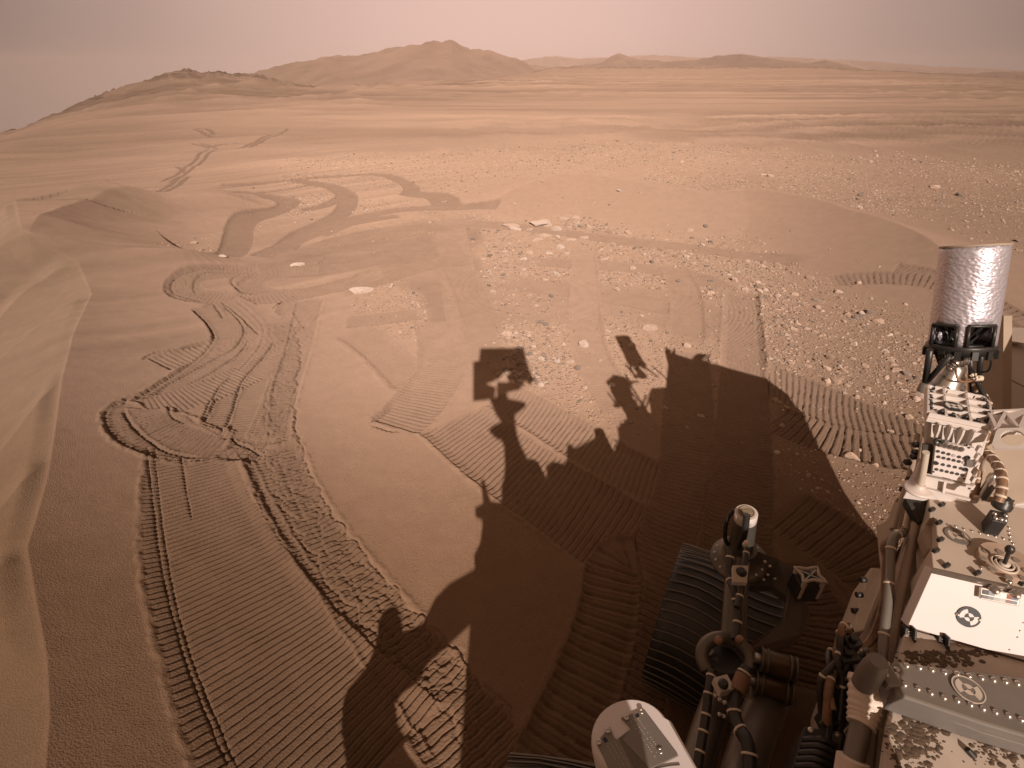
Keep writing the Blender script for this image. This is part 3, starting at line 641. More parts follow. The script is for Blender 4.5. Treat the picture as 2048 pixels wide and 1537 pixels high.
G[:, 6] = np.minimum(G[:, 6], .13*F/G[:, 5])                    # nothing over 13 cm
for q in TAKEN:
    G = G[np.hypot(G[:, 0]-q[0], (G[:, 1]-q[1])*1.4) > q[2]*.55+G[:, 6]*.5]
G = G[np.argsort(-G[:, 6])]
NS = 250
GLAB = 'small unremarkable stone scattered among the gravel'
MARKS = [(1170, 360, 'smooth ridge crest'), (1420, 400, 'smooth ridge hollow'), (1650, 430, 'right ridge shoulder'), (1095, 450, 'pale boulder cluster'), (1000, 480, 'left boulder cluster edge'),
         (1265, 538, 'white round stone'), (1468, 562, 'pale upright rock'), (1380, 480, 'top of the straight wheel track'), (1302, 658, 'large pale wedge rock'), (1168, 690, 'whitish triangular rock'), (1240, 690, 'narrow antenna shadow'), (1010, 700, 'shadow of the mast head'),
         (1100, 790, 'mast shadow neck'), (1220, 810, 'blocky left body shadow'), (1440, 720, 'body shadow top'), (1620, 700, 'right-hand stone field'), (1660, 718, 'pitted grey rock'), (1740, 560, 'upper right wheel track'), (1840, 700, 'antenna struts'),
         (1705, 914, 'big flat tan rock'), (1640, 900, 'right edge of the rover shadow'), (1600, 1000, 'lower rover shadow'), (1800, 800, 'white instrument box'), (784, 573, 'stone by the flat slab'), (770, 640, 'short striped wheel track'), (600, 440, 'curving far wheel tracks'),
         (1900, 420, 'far right stone field'), (1750, 360, 'far right pebble plain'), (1300, 310, 'far middle pebble plain'), (1530, 480, 'faint upper gravel track'), (1120, 600, 'faint middle gravel track'), (890, 500, 'churned track junction'), (1740, 470, 'ridge slip face')]
TN = {0: 'pale', 1: 'tan', 2: 'brown', 3: 'dark grey', 4: 'whitish'}
def describe(px, py, sz, tint, fl, nth=0):
    k = sorted(MARKS, key=lambda a: math.hypot(a[0]-px, 1.3*(a[1]-py)))[nth]; dx, dy = px-k[0], py-k[1]
    rel = ('left of' if dx < 0 else 'right of') if abs(dx) > 1.2*abs(dy) else ('above' if dy < 0 else 'below')
    return '%s %s %s stone %s %s the %s' % ('fair-sized' if sz > 12 else 'small' if sz > 9.5 else 'tiny', TN[tint], 'flat' if fl < .57 else 'blocky' if fl < .69 else 'tall', 'touching distance' if 0 else ('close' if math.hypot(dx, dy) < 38 else 'some way' if math.hypot(dx, dy) < 75 else 'farther'), rel, k[2])
USED = set()
for q in G[:NS]:
    tn_ = int(RS.choice([0, 0, 1, 1, 2, 3, 4])); fl_ = RS.uniform(.45, .8)
    for nth in range(8):
        lb_ = describe(q[0], q[1], q[6], tn_, fl_, nth)
        if lb_ not in USED: break
    USED.add(lb_)
    stone(q[0], q[1], q[6], lb_, flat=fl_, tint=tn_, group='stones scattered over the gravel', world=(q[2], q[3]))
shapes = [rock_shape(1, RS.uniform(.5, .85), 7) for i in range(24)]
V = []; Fc = []; Cc = []; f1 = IC[1][1]; nv = len(IC[1][0])
P = G[NS:]
sid = RS.randint(0, 24, len(P)); an = RS.uniform(0, 6.28, len(P)); r = P[:, 6]*P[:, 5]/F/2
S = np.array(shapes)[sid]; ca, sa = np.cos(an)[:, None], np.sin(an)[:, None]
X = (S[..., 0]*ca-S[..., 1]*sa)*r[:, None]+P[:, 2:3]; Y = (S[..., 0]*sa+S[..., 1]*ca)*r[:, None]+P[:, 3:4]; ZZ = S[..., 2]*r[:, None]+P[:, 4:5]+r[:, None]*.12
VV = np.stack([X, Y, ZZ], -1).reshape(-1, 3); FF = (f1[None]+(np.arange(len(P))*nv)[:, None, None]).reshape(-1, 3)
cc = np.array(STC)[RS.choice(5, len(P), p=[.25, .28, .27, .12, .08])]*RS.uniform(.8, 1.08, (len(P), 1))
m = bpy.data.meshes.new('gravel'); m.vertices.add(len(VV)); m.vertices.foreach_set('co', VV.astype(np.float32).ravel())
m.loops.add(FF.size); m.loops.foreach_set('vertex_index', FF.astype(np.int32).ravel()); m.polygons.add(len(FF))
m.polygons.foreach_set('loop_start', (np.arange(len(FF))*3).astype(np.int32)); m.polygons.foreach_set('loop_total', np.full(len(FF), 3, np.int32)); m.update(calc_edges=True)
q = m.attributes.new('tint', 'FLOAT_COLOR', 'POINT'); q.data.foreach_set('color', np.repeat(np.concatenate([cc, np.ones((len(P), 1))], -1), nv, 0).astype(np.float32).ravel())
m.materials.append(stone_m); o = bpy.data.objects.new('gravel', m); C.objects.link(o); o['kind'] = 'stuff'; o['label'] = 'thousands of small pebbles scattered over the sand'
print('pebbles', len(P))

# ------------------------------------------------------------ the rover
class MB:
    """collects shapes into one mesh"""
    def __init__(s): s.v = []; s.f = []; s.sm = []
    def add(s, vs, fs, smooth=False):
        k = len(s.v); s.v += [Vector(a) for a in vs]; s.f += [[k+i for i in f] for f in fs]; s.sm += [smooth]*len(fs); return s
    def prism(s, poly, vec):
        n = len(poly); vec = Vector(vec); a = [Vector(p) for p in poly]; b = [p+vec for p in a]
        return s.add(a+b, [list(range(n)), list(range(2*n-1, n-1, -1))]+[[i, i+n, (i+1) % n+n, (i+1) % n] for i in range(n)])
    def box(s, c, ax, ay, az):
        c, ax, ay, az = map(Vector, (c, ax, ay, az)); p = [c-ax-ay-az, c+ax-ay-az, c+ax+ay-az, c-ax+ay-az]
        return s.prism(p, az*2)
    def loft(s, rings, smooth=True, caps=True):
        n = len(rings[0]); k = [v for r in rings for v in r]; f = []
        for i in range(len(rings)-1):
            for j in range(n): f.append([i*n+j, i*n+(j+1) % n, (i+1)*n+(j+1) % n, (i+1)*n+j])
        s.add(k, f, smooth)
        if caps: s.add(rings[0], [list(range(n))[::-1]]); s.add(rings[-1], [list(range(n))])
        return s
    def lathe(s, p, ax, prof, n=24, smooth=True):
        """prof: (distance along ax, radius)"""
        p = Vector(p); ax = Vector(ax).normalized(); e = ax.orthogonal().normalized(); g = ax.cross(e)
        return s.loft([[p+ax*h+(e*math.cos(t)+g*math.sin(t))*r for t in (2*math.pi*j/n for j in range(n))] for h, r in prof], smooth)
    def cyl(s, a, b, r0, r1=None, n=20, smooth=True):
        a, b = Vector(a), Vector(b); return s.lathe(a, b-a, [(0, r0), ((b-a).length, r0 if r1 is None else r1)], n, smooth)
    def tube(s, pts, r, n=8, k=6):
        P = [Vector(q) for q in smooth_line([tuple(p) for p in pts], k)] if len(pts) > 2 else [Vector(p) for p in pts]
        rings = []; up = None
        for i, p in enumerate(P):
            d = (P[min(i+1, len(P)-1)]-P[max(i-1, 0)]).normalized()
            e = (up - d*up.dot(d)).normalized() if up is not None else d.orthogonal().normalized(); up = e; g = d.cross(e)
            rr = r if not callable(r) else r(i/(len(P)-1))
            rings.append([p+(e*math.cos(t)+g*math.sin(t))*rr for t in (2*math.pi*j/n for j in range(n))])
        return s.loft(rings)
    def bolt(s, p, nrm, r=.005, h=.003, n=8):
        return s.lathe(Vector(p)-Vector(nrm).normalized()*.001, nrm, [(0, r), (h*.6, r*.95), (h+.001, r*.5)], n)
    def disc(s, p, nrm, r, h=.002, n=28): return s.lathe(p, nrm, [(0, r), (h, r)], n, False)
    def each(s, name, mat, parent, label=None):
        """every separate piece collected so far becomes a part of its own"""
        b = bmesh.new(); vs = [b.verts.new(v) for v in s.v]
        for f, q in zip(s.f, s.sm):
            try: b.faces.new([vs[i] for i in f]).smooth = q
            except ValueError: pass
        bmesh.ops.remove_doubles(b, verts=b.verts, dist=1e-6); b.verts.ensure_lookup_table(); seen = set(); outs = []
        for v in b.verts:
            if v.index in seen: continue
            st = [v]; seen.add(v.index); isl = []
            while st:
                a = st.pop(); isl.append(a)
                for e_ in a.link_edges:
                    o_ = e_.other_vert(a)
                    if o_.index not in seen: seen.add(o_.index); st.append(o_)
            ix = {a: i for i, a in enumerate(isl)}; fs = {f for a in isl for f in a.link_faces}
            k = MB(); k.v = [a.co.copy() for a in isl]; k.f = [[ix[a] for a in f.verts] for f in fs]; k.sm = [f.smooth for f in fs]
            outs.append(k.build(name, mat, parent, label))
        b.free(); return outs
    def build(s, name, mat, parent, label=None, bevel=0, flip=False):
        o0 = ROOT if parent is None else parent
        off = Vector(ORIG[o0.name]); m = bpy.data.meshes.new(name); m.from_pydata([tuple(v-off) for v in s.v], [], s.f); m.polygons.foreach_set('use_smooth', s.sm)
        b = bmesh.new(); b.from_mesh(m); bmesh.ops.recalc_face_normals(b, faces=b.faces); b.to_mesh(m); b.free()
        m.materials.append(mat); o = bpy.data.objects.new(name, m); C.objects.link(o); o.parent = o0; ORIG[o.name] = tuple(off)
        if label: o['label'] = label
        if bevel:
            q = o.modifiers.new('bevel', 'BEVEL'); q.width = bevel; q.segments = 2; q.limit_method = 'ANGLE'; q.angle_limit = math.radians(40)
        return o
ORIG = {}
ROOT = bpy.data.objects.new('rover', None); C.objects.link(ROOT); ROOT.location = (.9, -.2, 0); ORIG['rover'] = (.9, -.2, 0)
ROOT['label'] = 'six-wheeled Mars rover with white deck, silver antenna can and shadowed front wheel'; ROOT['category'] = 'rover'

M_white = material('white paint', (.62, .54, .49), .45, noise=.04, nscale=14, dust=.35, dustcol=(.42, .30, .22))
M_panel = material('clean white paint', (.66, .575, .54), .5, noise=.02, nscale=10, dust=.10, dustcol=(.5, .38, .3))
M_deck = material('dusty deck paint', (.50, .40, .32), .65, noise=.06, nscale=8, dust=.5, dustcol=(.40, .285, .20))
M_dusty = material('dust-coated white', (.52, .43, .36), .8, noise=.08, nscale=24, dust=.6, dustcol=(.42, .31, .23))
M_grey = material('grey anodised metal', (.19, .165, .145), .45, .3, noise=.08, nscale=20, dust=.3, dustcol=(.30, .21, .14))
M_dark = material('black anodised metal', (.035, .032, .03), .4, .4, noise=.1, nscale=40, dust=.15, dustcol=(.2, .14, .09))
M_arm = material('olive grey titanium', (.12, .105, .085), .4, .5, noise=.12, nscale=18, dust=.4, dustcol=(.22, .15, .10))
M_steel = material('brushed steel', (.55, .48, .42), .3, .9, noise=.06, nscale=40)
M_tan = material('tan side panel', (.36, .27, .20), .7, noise=.08, nscale=12, dust=.2)
M_copper = material('copper kapton wrap', (.23, .125, .07), .5, .15, noise=.25, nscale=60, bump=.002)
M_tie = material('pale cable tie', (.62, .50, .38), .6)
M_cloth = material('pale cloth sleeve', (.72, .58, .48), .9, noise=.08, nscale=25, bump=.006)
M_black = material('black', (.012, .011, .011), .5)
M_sand = material('spilled dark sand', (.10, .062, .038), .95, noise=.3, nscale=200)
M_gold = material('brown actuator casing', (.11, .065, .032), .35, .5, noise=.12, nscale=30)
M_hole = material('painted recess shade', (.05, .04, .035), .8)
M_foil = bpy.data.materials.new('silver foil'); M_foil.use_nodes = True; t = M_foil.node_tree; p = t.nodes['Principled BSDF']
p.inputs['Base Color'].default_value = (.60, .55, .59, 1); p.inputs['Metallic'].default_value = .65; p.inputs['Roughness'].default_value = .42
tc = t.nodes.new('ShaderNodeTexCoord'); mp = t.nodes.new('ShaderNodeMapping'); mp.inputs['Scale'].default_value = (1, 1, 1.5); vo = t.nodes.new('ShaderNodeTexVoronoi'); vo.inputs['Scale'].default_value = 120
vo.feature = 'SMOOTH_F1'; nz = t.nodes.new('ShaderNodeTexNoise'); nz.inputs['Scale'].default_value = 22
t.links.new(tc.outputs['Object'], mp.inputs[0]); t.links.new(mp.outputs[0], vo.inputs['Vector']); t.links.new(tc.outputs['Object'], nz.inputs['Vector'])
ad = t.nodes.new('ShaderNodeMath'); ad.operation = 'MULTIPLY_ADD'; ad.inputs[1].default_value = .5; t.links.new(nz.outputs[0], ad.inputs[0]); t.links.new(vo.outputs['Distance'], ad.inputs[2])
bp = t.nodes.new('ShaderNodeBump'); bp.inputs['Strength'].default_value = .5; bp.inputs['Distance'].default_value = .0036; t.links.new(ad.outputs[0], bp.inputs['Height']); t.links.new(bp.outputs[0], p.inputs['Normal'])

EYE = Vector((0, 0, H))
SCALE = [.885]
def P_(a, b, t): return Pd(a, b, t*SCALE[0])
class Pl:
    """a flat face of the rover through three points; on() finds the spot of it seen along a sight line"""
    def __init__(s, a, b, c):
        s.p = Vector(a); s.n = (Vector(b)-s.p).cross(Vector(c)-s.p).normalized()
        if s.n.dot(EYE-s.p) < 0: s.n = -s.n
    def on(s, px, py, off=0.0):
        d = ray(px, py); q = s.p+s.n*off; return EYE+d*((q-EYE).dot(s.n)/d.dot(s.n))
    def poly(s, pts, off=0.0): return [s.on(a, b, off) for a, b in pts]
UP = Vector((0, 0, 1)); ZP = lambda z: Pl((0, 0, z), (1, 0, z), (0, 1, z))
def slab(name, pl, pts, th, mat, off=0.0, parent=None, label=None, bevel=.002):
    return MB().prism(pl.poly(pts, off), -pl.n*th).build(name, mat, parent, label, bevel)
def in_plane_axes(pl):
    e = Vector((1, 0, 0)); e = (e-pl.n*e.dot(pl.n)).normalized(); return e, pl.n.cross(e)
def target(pl, px, py, r, mat_a, mat_b, parent=None, off=.001, label=None, rim=None, rot=.3):
    """round position marker: dark disc, pale ring, four-part centre"""
    c = pl.on(px, py, off); e, g = in_plane_axes(pl)
    d = MB().disc(c, pl.n, r, .0015).build('marker_disc', mat_a, parent, label)
    ringp = lambda a, b, t0, t1, h, n=10: [c+pl.n*h+(e*math.cos(t)+g*math.sin(t))*q for q, ts in ((a, [t0+(t1-t0)*i/n for i in range(n+1)]), (b, [t1-(t1-t0)*i/n for i in range(n+1)])) for t in ts]
    m = MB()
    for k in range(4):
        if k % 2 == 0: m.prism(ringp(.003*0+r*.08, r*.40, rot+k*math.pi/2, rot+(k+1)*math.pi/2, .0022), -pl.n*.0012)
        if k % 2 == 1: m.prism(ringp(r*.40, r*.78, rot+k*math.pi/2, rot+(k+1)*math.pi/2, .0022), -pl.n*.0012)
        if rim: m.prism(ringp(r*.92, r*1.0, rot+k*math.pi/2, rot+(k+1)*math.pi/2, .0022), -pl.n*.0012)
    m.build('marker_pattern', mat_b, d)
    return d

ZD = 1.20
PD = ZP(ZD)
# ---- hull and deck plates
hull_top = [(1.88, .80)] + [tuple(PD.on(a, b).xy) for a, b in ((2048, 985), (1862, 985), (1840, 1080))] + [tuple(ZP(1.1).on(a, b).xy) for a, b in ((1822, 1250), (1812, 1310))] + [(.72, .36), (.60, .22), (.1, .16), (-.06, .09), (-.09, -.5), (-.09, -1.3), (1.88, -1.3)]
MB().prism([(x, y, 1.085) for x, y in hull_top], (0, 0, -.60)).build('hull', M_tan, None, bevel=.004)
MB().prism([(-.08, .05, .46), (.55, .12, .46), (.55, -1.2, .46), (-.09, -1.2, .46)], (0, 0, -.14)).build('belly_pan', M_tan, None)
deck = slab('rear_deck', PD, [(1858, 982), (2240, 1052), (2240, 1222), (1866, 1137), (1862, 1098), (1876, 1098), (1871, 1036), (1859, 1036)], .10, M_deck, bevel=.0015)
seam = MB()
seam.prism(PD.poly([(1866, 1137), (2240, 1222), (2240, 1227), (1865, 1141)], .004), (0, 0, -.008)); seam.build('edge_strip', M_steel, deck)
PW = Pl(PD.on(1866, 1141), PD.on(2048, 1182), ZP(1.1).on(1815, 1253))
sun_panel = slab('sloping_panel', PW, [(1865, 1142), (2240, 1228), (2260, 1382), (1815, 1254)], .03, M_panel, bevel=.001, label='clean white sloping panel')
PL = ZP(1.085)
low = slab('front_deck', PL, [(1813, 1256), (2300, 1396), (2300, 1760), (1740, 1760), (1800, 1300)], .03, M_dusty, off=.004, label='dusty pale deck plate with spilled sand')
# rivets on the rear deck
m = MB()
for a, b in [(1896, 1051), (1912, 1054), (1928, 1059), (1944, 1063), (1960, 1067), (1975, 1070), (1991, 1074), (2007, 1078), (2021, 1082), (2018, 1056), (2018, 1065), (2020, 1073), (2026, 1088), (2028, 1098), (1950, 1145), (1962, 1137), (1942, 1138), (2030, 1110)]:
    m.bolt(PD.on(a, b), UP, .0032, .0025)
m.each('rivet', M_steel, deck)
m = MB()
for a, b in [(1861, 992), (1862, 1022), (1876, 1048), (1879, 1082), (1870, 1104), (1891, 1134), (1952, 1149), (2043, 1169), (1882, 1012)]:
    c = PD.on(a, b); m.box(c+Vector((0, 0, .004)), (.006, .002, 0), (-.001, .003, 0), (0, 0, .004)); m.bolt(c+Vector((.004, 0, .006)), UP, .003, .003)
m.each('clip', M_dark, deck)
target(PD, 1915, 1073, .022, M_grey, M_deck, deck, rot=.5)
# round calibration target with its post
c = PD.on(2008, 1130, .012)
m = MB().disc(PD.on(2008, 1130), UP, .043, .013); base = m.build('colour_target', material('dusty ring', (.40, .28, .20), .6, noise=.15, nscale=40), deck, 'round dusty calibration target', .001)
m = MB()
for k in range(8):
    a = k*math.pi/4+.3; m.disc(PD.on(2008, 1130, .013)+Vector((math.cos(a), math.sin(a), 0))*.032, UP, .006, .002, 16)
m.each('colour_patch', material('patch grey', (.22, .17, .13), .7), base)
m = MB()
for r0, r1, h in ((.021, .018, .003), (.015, .012, .004), (.008, .0, .006)): m.lathe(PD.on(2008, 1130, .013), UP, [(0, r0), (h, r0), (h, r1), (0, r1)], 28)
m.build('grey_ring', material('pale ring', (.55, .44, .35), .6), base)
m = MB(); q = PD.on(2008, 1130, .015); tip = PD.on(2018, 1104, .05); m.cyl(q, tip, .0032); m.lathe(tip, (tip-q), [(-.004, .002), (0, .006), (.006, .0075), (.012, .006), (.015, .001)], 16); m.build('shadow_post', M_dark, base)
m = MB()
for k in range(3):
    a = 4.2+k*.9; m.bolt(PD.on(2008, 1130, .006)+Vector((math.cos(a), math.sin(a), 0))*.045, UP, .0045, .005)
m.each('rim_bolt', M_steel, base)
# sample colour strip on the sloping panel
st = [(1962, 1176), (2042, 1192), (2038, 1214), (1960, 1198)]
frame = slab('colour_strip', PW, st, .006, M_steel, off=.012, parent=sun_panel, bevel=.001)
cols = [(.10, .10, .11), (.28, .27, .26), (.62, .60, .58), (.78, .74, .70), (.30, .12, .09), (.16, .22, .28)]
for k, cc in enumerate(cols):
    f = lambda t, a, b: (a[0]+(b[0]-a[0])*t, a[1]+(b[1]-a[1])*t)
    t0, t1 = .03+k*.157, .03+(k+1)*.157
    A_, B_ = (1964, 1179), (2040, 1194); C_, D_ = (1963, 1188), (2038, 1203)
    slab('colour_chip', PW, [f(t0, A_, B_), f(t1, A_, B_), f(t1, C_, D_), f(t0, C_, D_)], .002, material('chip', cc, .7), off=.0135, parent=frame, bevel=0)
    E_, F_ = (1962, 1190), (2037, 1205); G_, H_ = (1961, 1196), (2036, 1211)
    slab('colour_chip', PW, [f(t0, E_, F_), f(t1, E_, F_), f(t1, G_, H_), f(t0, G_, H_)], .002, material('chip', tuple(.5*v+.12 for v in cc), .7), off=.0135, parent=frame, bevel=0)
m = MB()
for a, b in ((1984, 1178), (2025, 1187)):
    q = PW.on(a, b, .004); m.lathe(q, PW.n, [(0, .009), (.008, .009), (.010, .006), (.012, .006), (.016, .002)], 14)
    m.bolt(PW.on(a-7, b-3), PW.n, .0015, .001); m.bolt(PW.on(a+8, b-5), PW.n, .0015, .001)
m.each('strip_screw', M_steel, frame)
target(PW, 1937, 1234, .0190, M_black, M_panel, sun_panel, off=.001, rot=.15)
m = MB()
for a, b in ((1915, 1229), (1958, 1239)): m.bolt(PW.on(a, b, .002), PW.n, .003, .004)
for a, b in ((1884, 1276), (1919, 1291), (1965, 1303), (2019, 1300), (2035, 1275), (2040, 1262), (2047, 1246)): m.bolt(PW.on(a, b), PW.n, .0022, .0015)
m.each('panel_screw', M_steel, sun_panel)
# two black hinge brackets on the panel's lower edge
for bx, by in ((1811, 1257), (1878, 1273)):
    q = [PW.on(bx, by, .004), PW.on(bx+23, by+3, .004), PW.on(bx+21, by+29, .004), PW.on(bx-3, by+25, .004)]
    h = MB(); h.prism(q, -PW.n*.02); h.prism([PW.on(bx+19, by+2, .018), PW.on(bx+24, by+3, .018), PW.on(bx+22, by+29, .018), PW.on(bx+17, by+29, .018)], -PW.n*.03)
    h = h.build('hinge_bracket', M_dark, sun_panel, bevel=.001); m = MB()
    for u_, v_ in ((6, 6), (12, 7), (6, 11), (12, 12), (9, 19)): m.bolt(PW.on(bx+u_, by+v_, .004), PW.n, .0022 if v_ < 15 else .0042, .002)
    m.each('bracket_bolt', M_steel, h)
# spilled sand on the front deck: low ragged patches and crumbs
def spill(cx, cy, w, h, n, seed, rmax=.006):
    r = np.random.RandomState(seed); m = MB(); v, f = IC[1]
    for i in range(n):
        a, b = r.normal(0, 1, 2); px_, py_ = cx+a*w*.5, cy+b*h*.5
        q = PL.on(px_, py_, .004); s = min(rmax, .0011/(r.rand()+.12)); sc = np.array([s*r.uniform(.8, 1.8), s, s*.35])
        m.add([q+Vector(tuple(x*sc)) for x in v], [list(x) for x in f])
    return m
sm = spill(1828, 1475, 50, 70, 420, 1); sm.v += []
m2 = spill(2015, 1480, 70, 48, 480, 2); k = len(sm.v); sm.v += m2.v; sm.f += [[i+k for i in f] for f in m2.f]; sm.sm += m2.sm
for args in ((1880, 1322, 60, 12, 170, 3, .0045), (1940, 1448, 120, 40, 60, 4, .003), (1838, 1312, 30, 8, 60, 5, .005), (1930, 1306, 130, 6, 150, 6, .004)):
    m2 = spill(*args); k = len(sm.v); sm.v += m2.v; sm.f += [[i+k for i in f] for f in m2.f]; sm.sm += m2.sm
o = sm.build('spilled_sand', M_sand, low); o['kind'] = 'stuff'
m = MB(); c = PL.on(1946, 1512, .004); m.cyl(c, c+Vector((-.008, .006, .008)), .006, .004); m.build('dark_plug', M_dark, low)

# ---- grey beam across the deck with its hub
PB = ZP(1.145)
beam = slab('cross_beam', PB, [(1786, 1322), (2300, 1388), (2300, 1546), (1968, 1448), (1790, 1388), (1778, 1350)], .05, M_grey, label='grey bolted beam across the deck', bevel=.004)
slab('beam_flange', PB, [(1778, 1376), (1968, 1450), (2300, 1548), (2300, 1562), (1966, 1466), (1776, 1392)], .012, M_grey, off=-.018, parent=beam, bevel=.002)
m = MB()
for a, b in [(1813, 1332), (1839, 1336), (1864, 1341), (1889, 1346), (1914, 1349), (1938, 1353), (1963, 1357), (1987, 1361), (2011, 1364), (2035, 1368), (1793, 1340), (1793, 1351), (1809, 1370), (1836, 1378), (1862, 1387), (1888, 1396), (1915, 1402), (1941, 1410), (1966, 1418), (1991, 1425), (2017, 1432), (2042, 1440)]:
    m.lathe(PB.on(a, b), UP, [(-.001, .0050), (.001, .0050), (.0032, .0038), (.0045, .0015)], 12)
m.each('bolt_head', M_steel, beam)
target(PB, 1936, 1380, .0225, M_grey, M_dusty, beam, rim=True, rot=.25)
PH = ZP(1.17); hc = PH.on(1748, 1336)
m = MB().lathe(hc-UP*.05, UP, [(0, .017), (.03, .019), (.05, .018), (.062, .016), (.070, .014)], 28); hub = m.build('pivot_hub', M_grey, None, bevel=0)
m = MB().box(PB.on(1773, 1352), (.013, 0, 0), (0, .020, 0), (0, 0, .009)); m.build('hub_yoke', M_grey, hub, bevel=.004)
m = MB()
for a, b in ((1775, 1328), (1773, 1351)): m.bolt(PB.on(a, b, .009), UP, .004, .004)
m.each('hub_bolt', M_steel, hub)
# cloth sleeve and the strut it covers, running down towards the lower left
A_ = P_(1738, 1368, 1.02); B_ = P_(1722, 1452, .99); C_ = P_(1700, 1560, .96)
rad = lambda t: .031-.010*t+.0015*math.sin(40*t)
m = MB().tube([A_, P_(1732, 1400, 1.01), P_(1727, 1430, 1.0), B_], rad, 20, 8); sl_ = m.build('cloth_sleeve', M_cloth, None, label='pale cloth sleeve over the strut')
MB().tube([A_+(A_-B_).normalized()*.004, A_+(B_-A_).normalized()*.006], .0325, 20).build('sleeve_cuff', M_cloth, sl_)
MB().tube([B_+(A_-B_).normalized()*.02, C_, P_(1690, 1640, .95)], .0165, 16).build('strut', M_grey, sl_)
MB().tube([P_(1706, 1518, .962), P_(1700, 1560, .955)], .024, 16).build('lower_cuff', M_cloth, sl_)

# ---- side wall furniture
wall = ROOT
m = MB()                                           # long angled rails down the side
m.tube([P_(1846, 985, 1.30), P_(1822, 1090, 1.24), P_(1792, 1250, 1.14), P_(1776, 1380, 1.08), P_(1758, 1560, 1.0)], .008, 6)
m.tube([P_(1832, 1010, 1.36), P_(1806, 1110, 1.30), P_(1776, 1250, 1.2), P_(1758, 1400, 1.1), P_(1736, 1580, 1.02)], .006, 6)
m.each('side_rail', M_tan, None)
Q = [P_(1752, 1055, 1.50), P_(1776, 1040, 1.46), P_(1790, 1000, 1.50), P_(1812, 985, 1.45), P_(1782, 1120, 1.32), P_(1760, 1140, 1.34)]
MB().prism(Q, (.03, .02, -.02)).build('side_cover', M_tan, None, bevel=.003)
m = MB()                                           # box on the flank
bx = [P_(1744, 1134, 1.30), P_(1768, 1138, 1.28), P_(1764, 1172, 1.24), P_(1738, 1166, 1.26)]
m.prism([P_(1742, 1134, 1.30), P_(1770, 1138, 1.28), P_(1762, 1176, 1.22), P_(1730, 1262, 1.16), P_(1704, 1266, 1.17), P_(1718, 1200, 1.24)], (0, .01, -.10))
fb = m.build('side_box', material('tan box', (.42, .33, .25), .7, noise=.08, nscale=20, dust=.3), None, bevel=.004)
m = MB()
for a, b in ((1732, 1160), (1724, 1190), (1716, 1222), (1708, 1252)): q = P_(a, b, 1.22); m.cyl(q, q+Vector((-.012, 0, 0)), .006, n=10)
m.each('side_knob', M_dark, fb)
def cable(pts, r, mat, name='cable', ties=0, parent=None, n=8):
    P = [P_(*q) for q in pts]; o = MB().tube(P, r, n).build(name, mat, parent)
    if ties:
        L_ = smooth_line([tuple(q) for q in P], 6); mm = MB()
        for k in range(ties):
            i = int((k+.5)/ties*(len(L_)-2)); a, b = Vector(L_[i]), Vector(L_[i+1]); d = (b-a).normalized()
            mm.cyl(a-d*.0022, a+d*.0022, r*1.12, n=12)
        mm.each('cable_tie', M_tie, o if parent is None else parent)
    return o
cable([(1806, 1066, 1.26), (1790, 1072, 1.25), (1782, 1092, 1.23), (1780, 1140, 1.20), (1776, 1200, 1.16), (1768, 1270, 1.12), (1764, 1330, 1.09)], .009, M_grey, ties=4)
for k in range(5):
    cable([(1818-k*2, 1055+k*4, 1.30), (1794-k*3, 1064+k*3, 1.28), (1776-k*3, 1084+k*2, 1.26), (1768+k, 1130, 1.24), (1764+k*2, 1200, 1.2), (1742+k*3, 1270, 1.15), (1716+k*3, 1300, 1.12)], .0042, M_copper)
rr = random.Random(4)
for k in range(9):                                 # tangle of harness on the flank near the hub
    x0, y0 = 1690+rr.uniform(-10, 50), 1270+rr.uniform(-10, 60)
    pts = [(x0, y0, 1.12)]
    for j in range(4): pts.append((x0-rr.uniform(0, 30)-j*6, y0+j*55+rr.uniform(-18, 18), 1.10-.015*j+rr.uniform(-.02, .02)))
    cable(pts, rr.uniform(.004, .008), rr.choice([M_copper, M_dark, M_dark, M_grey]), ties=rr.choice([0, 2, 3]))
m = MB()
for a, b, s in ((1700, 1290, .014), (1688, 1318, .018), (1676, 1370, .02), (1668, 1400, .016), (1664, 1440, .02), (1662, 1490, .022), (1650, 1525, .02)):
    q = P_(a, b, 1.10); m.box(q, (s, .003, 0), (0, s*.8, 0), (.002, 0, s)); m.cyl(q+UP*s, q+UP*(s+.012), s*.5, n=12)
m.each('connector_block', M_dark, None)
MB().prism([P_(1690, 1330, 1.16), P_(1722, 1345, 1.12), P_(1680, 1440, 1.1), P_(1655, 1425, 1.14)], (0, 0, -.04)).build('connector_plate', M_dark, None, bevel=.002)
# finned unit at the bottom edge
m = MB()
m.prism([P_(1608, 1452, 1.08), P_(1690, 1466, 1.05), P_(1660, 1600, 1.0), P_(1570, 1590, 1.02)], (0, 0, -.08)); fin = m.build('drive_unit', M_dark, None, bevel=.003)
m = MB()
for k in range(6):
    t_ = k/6; a = P_(1606-24*t_, 1480+t_*80, 1.06-.05*t_); b = P_(1672-20*t_, 1492+t_*80, 1.035-.045*t_); m.tube([a, (a+b)/2+UP*.012, b], .006, 8)
m.each('drive_cable', M_dark, fin)
m = MB()
for a, b in ((1622, 1461), (1675, 1470), (1610, 1500), (1603, 1530)): m.bolt(P_(a, b, 1.055), UP, .006, .004)
m.each('drive_bolt', M_steel, fin)
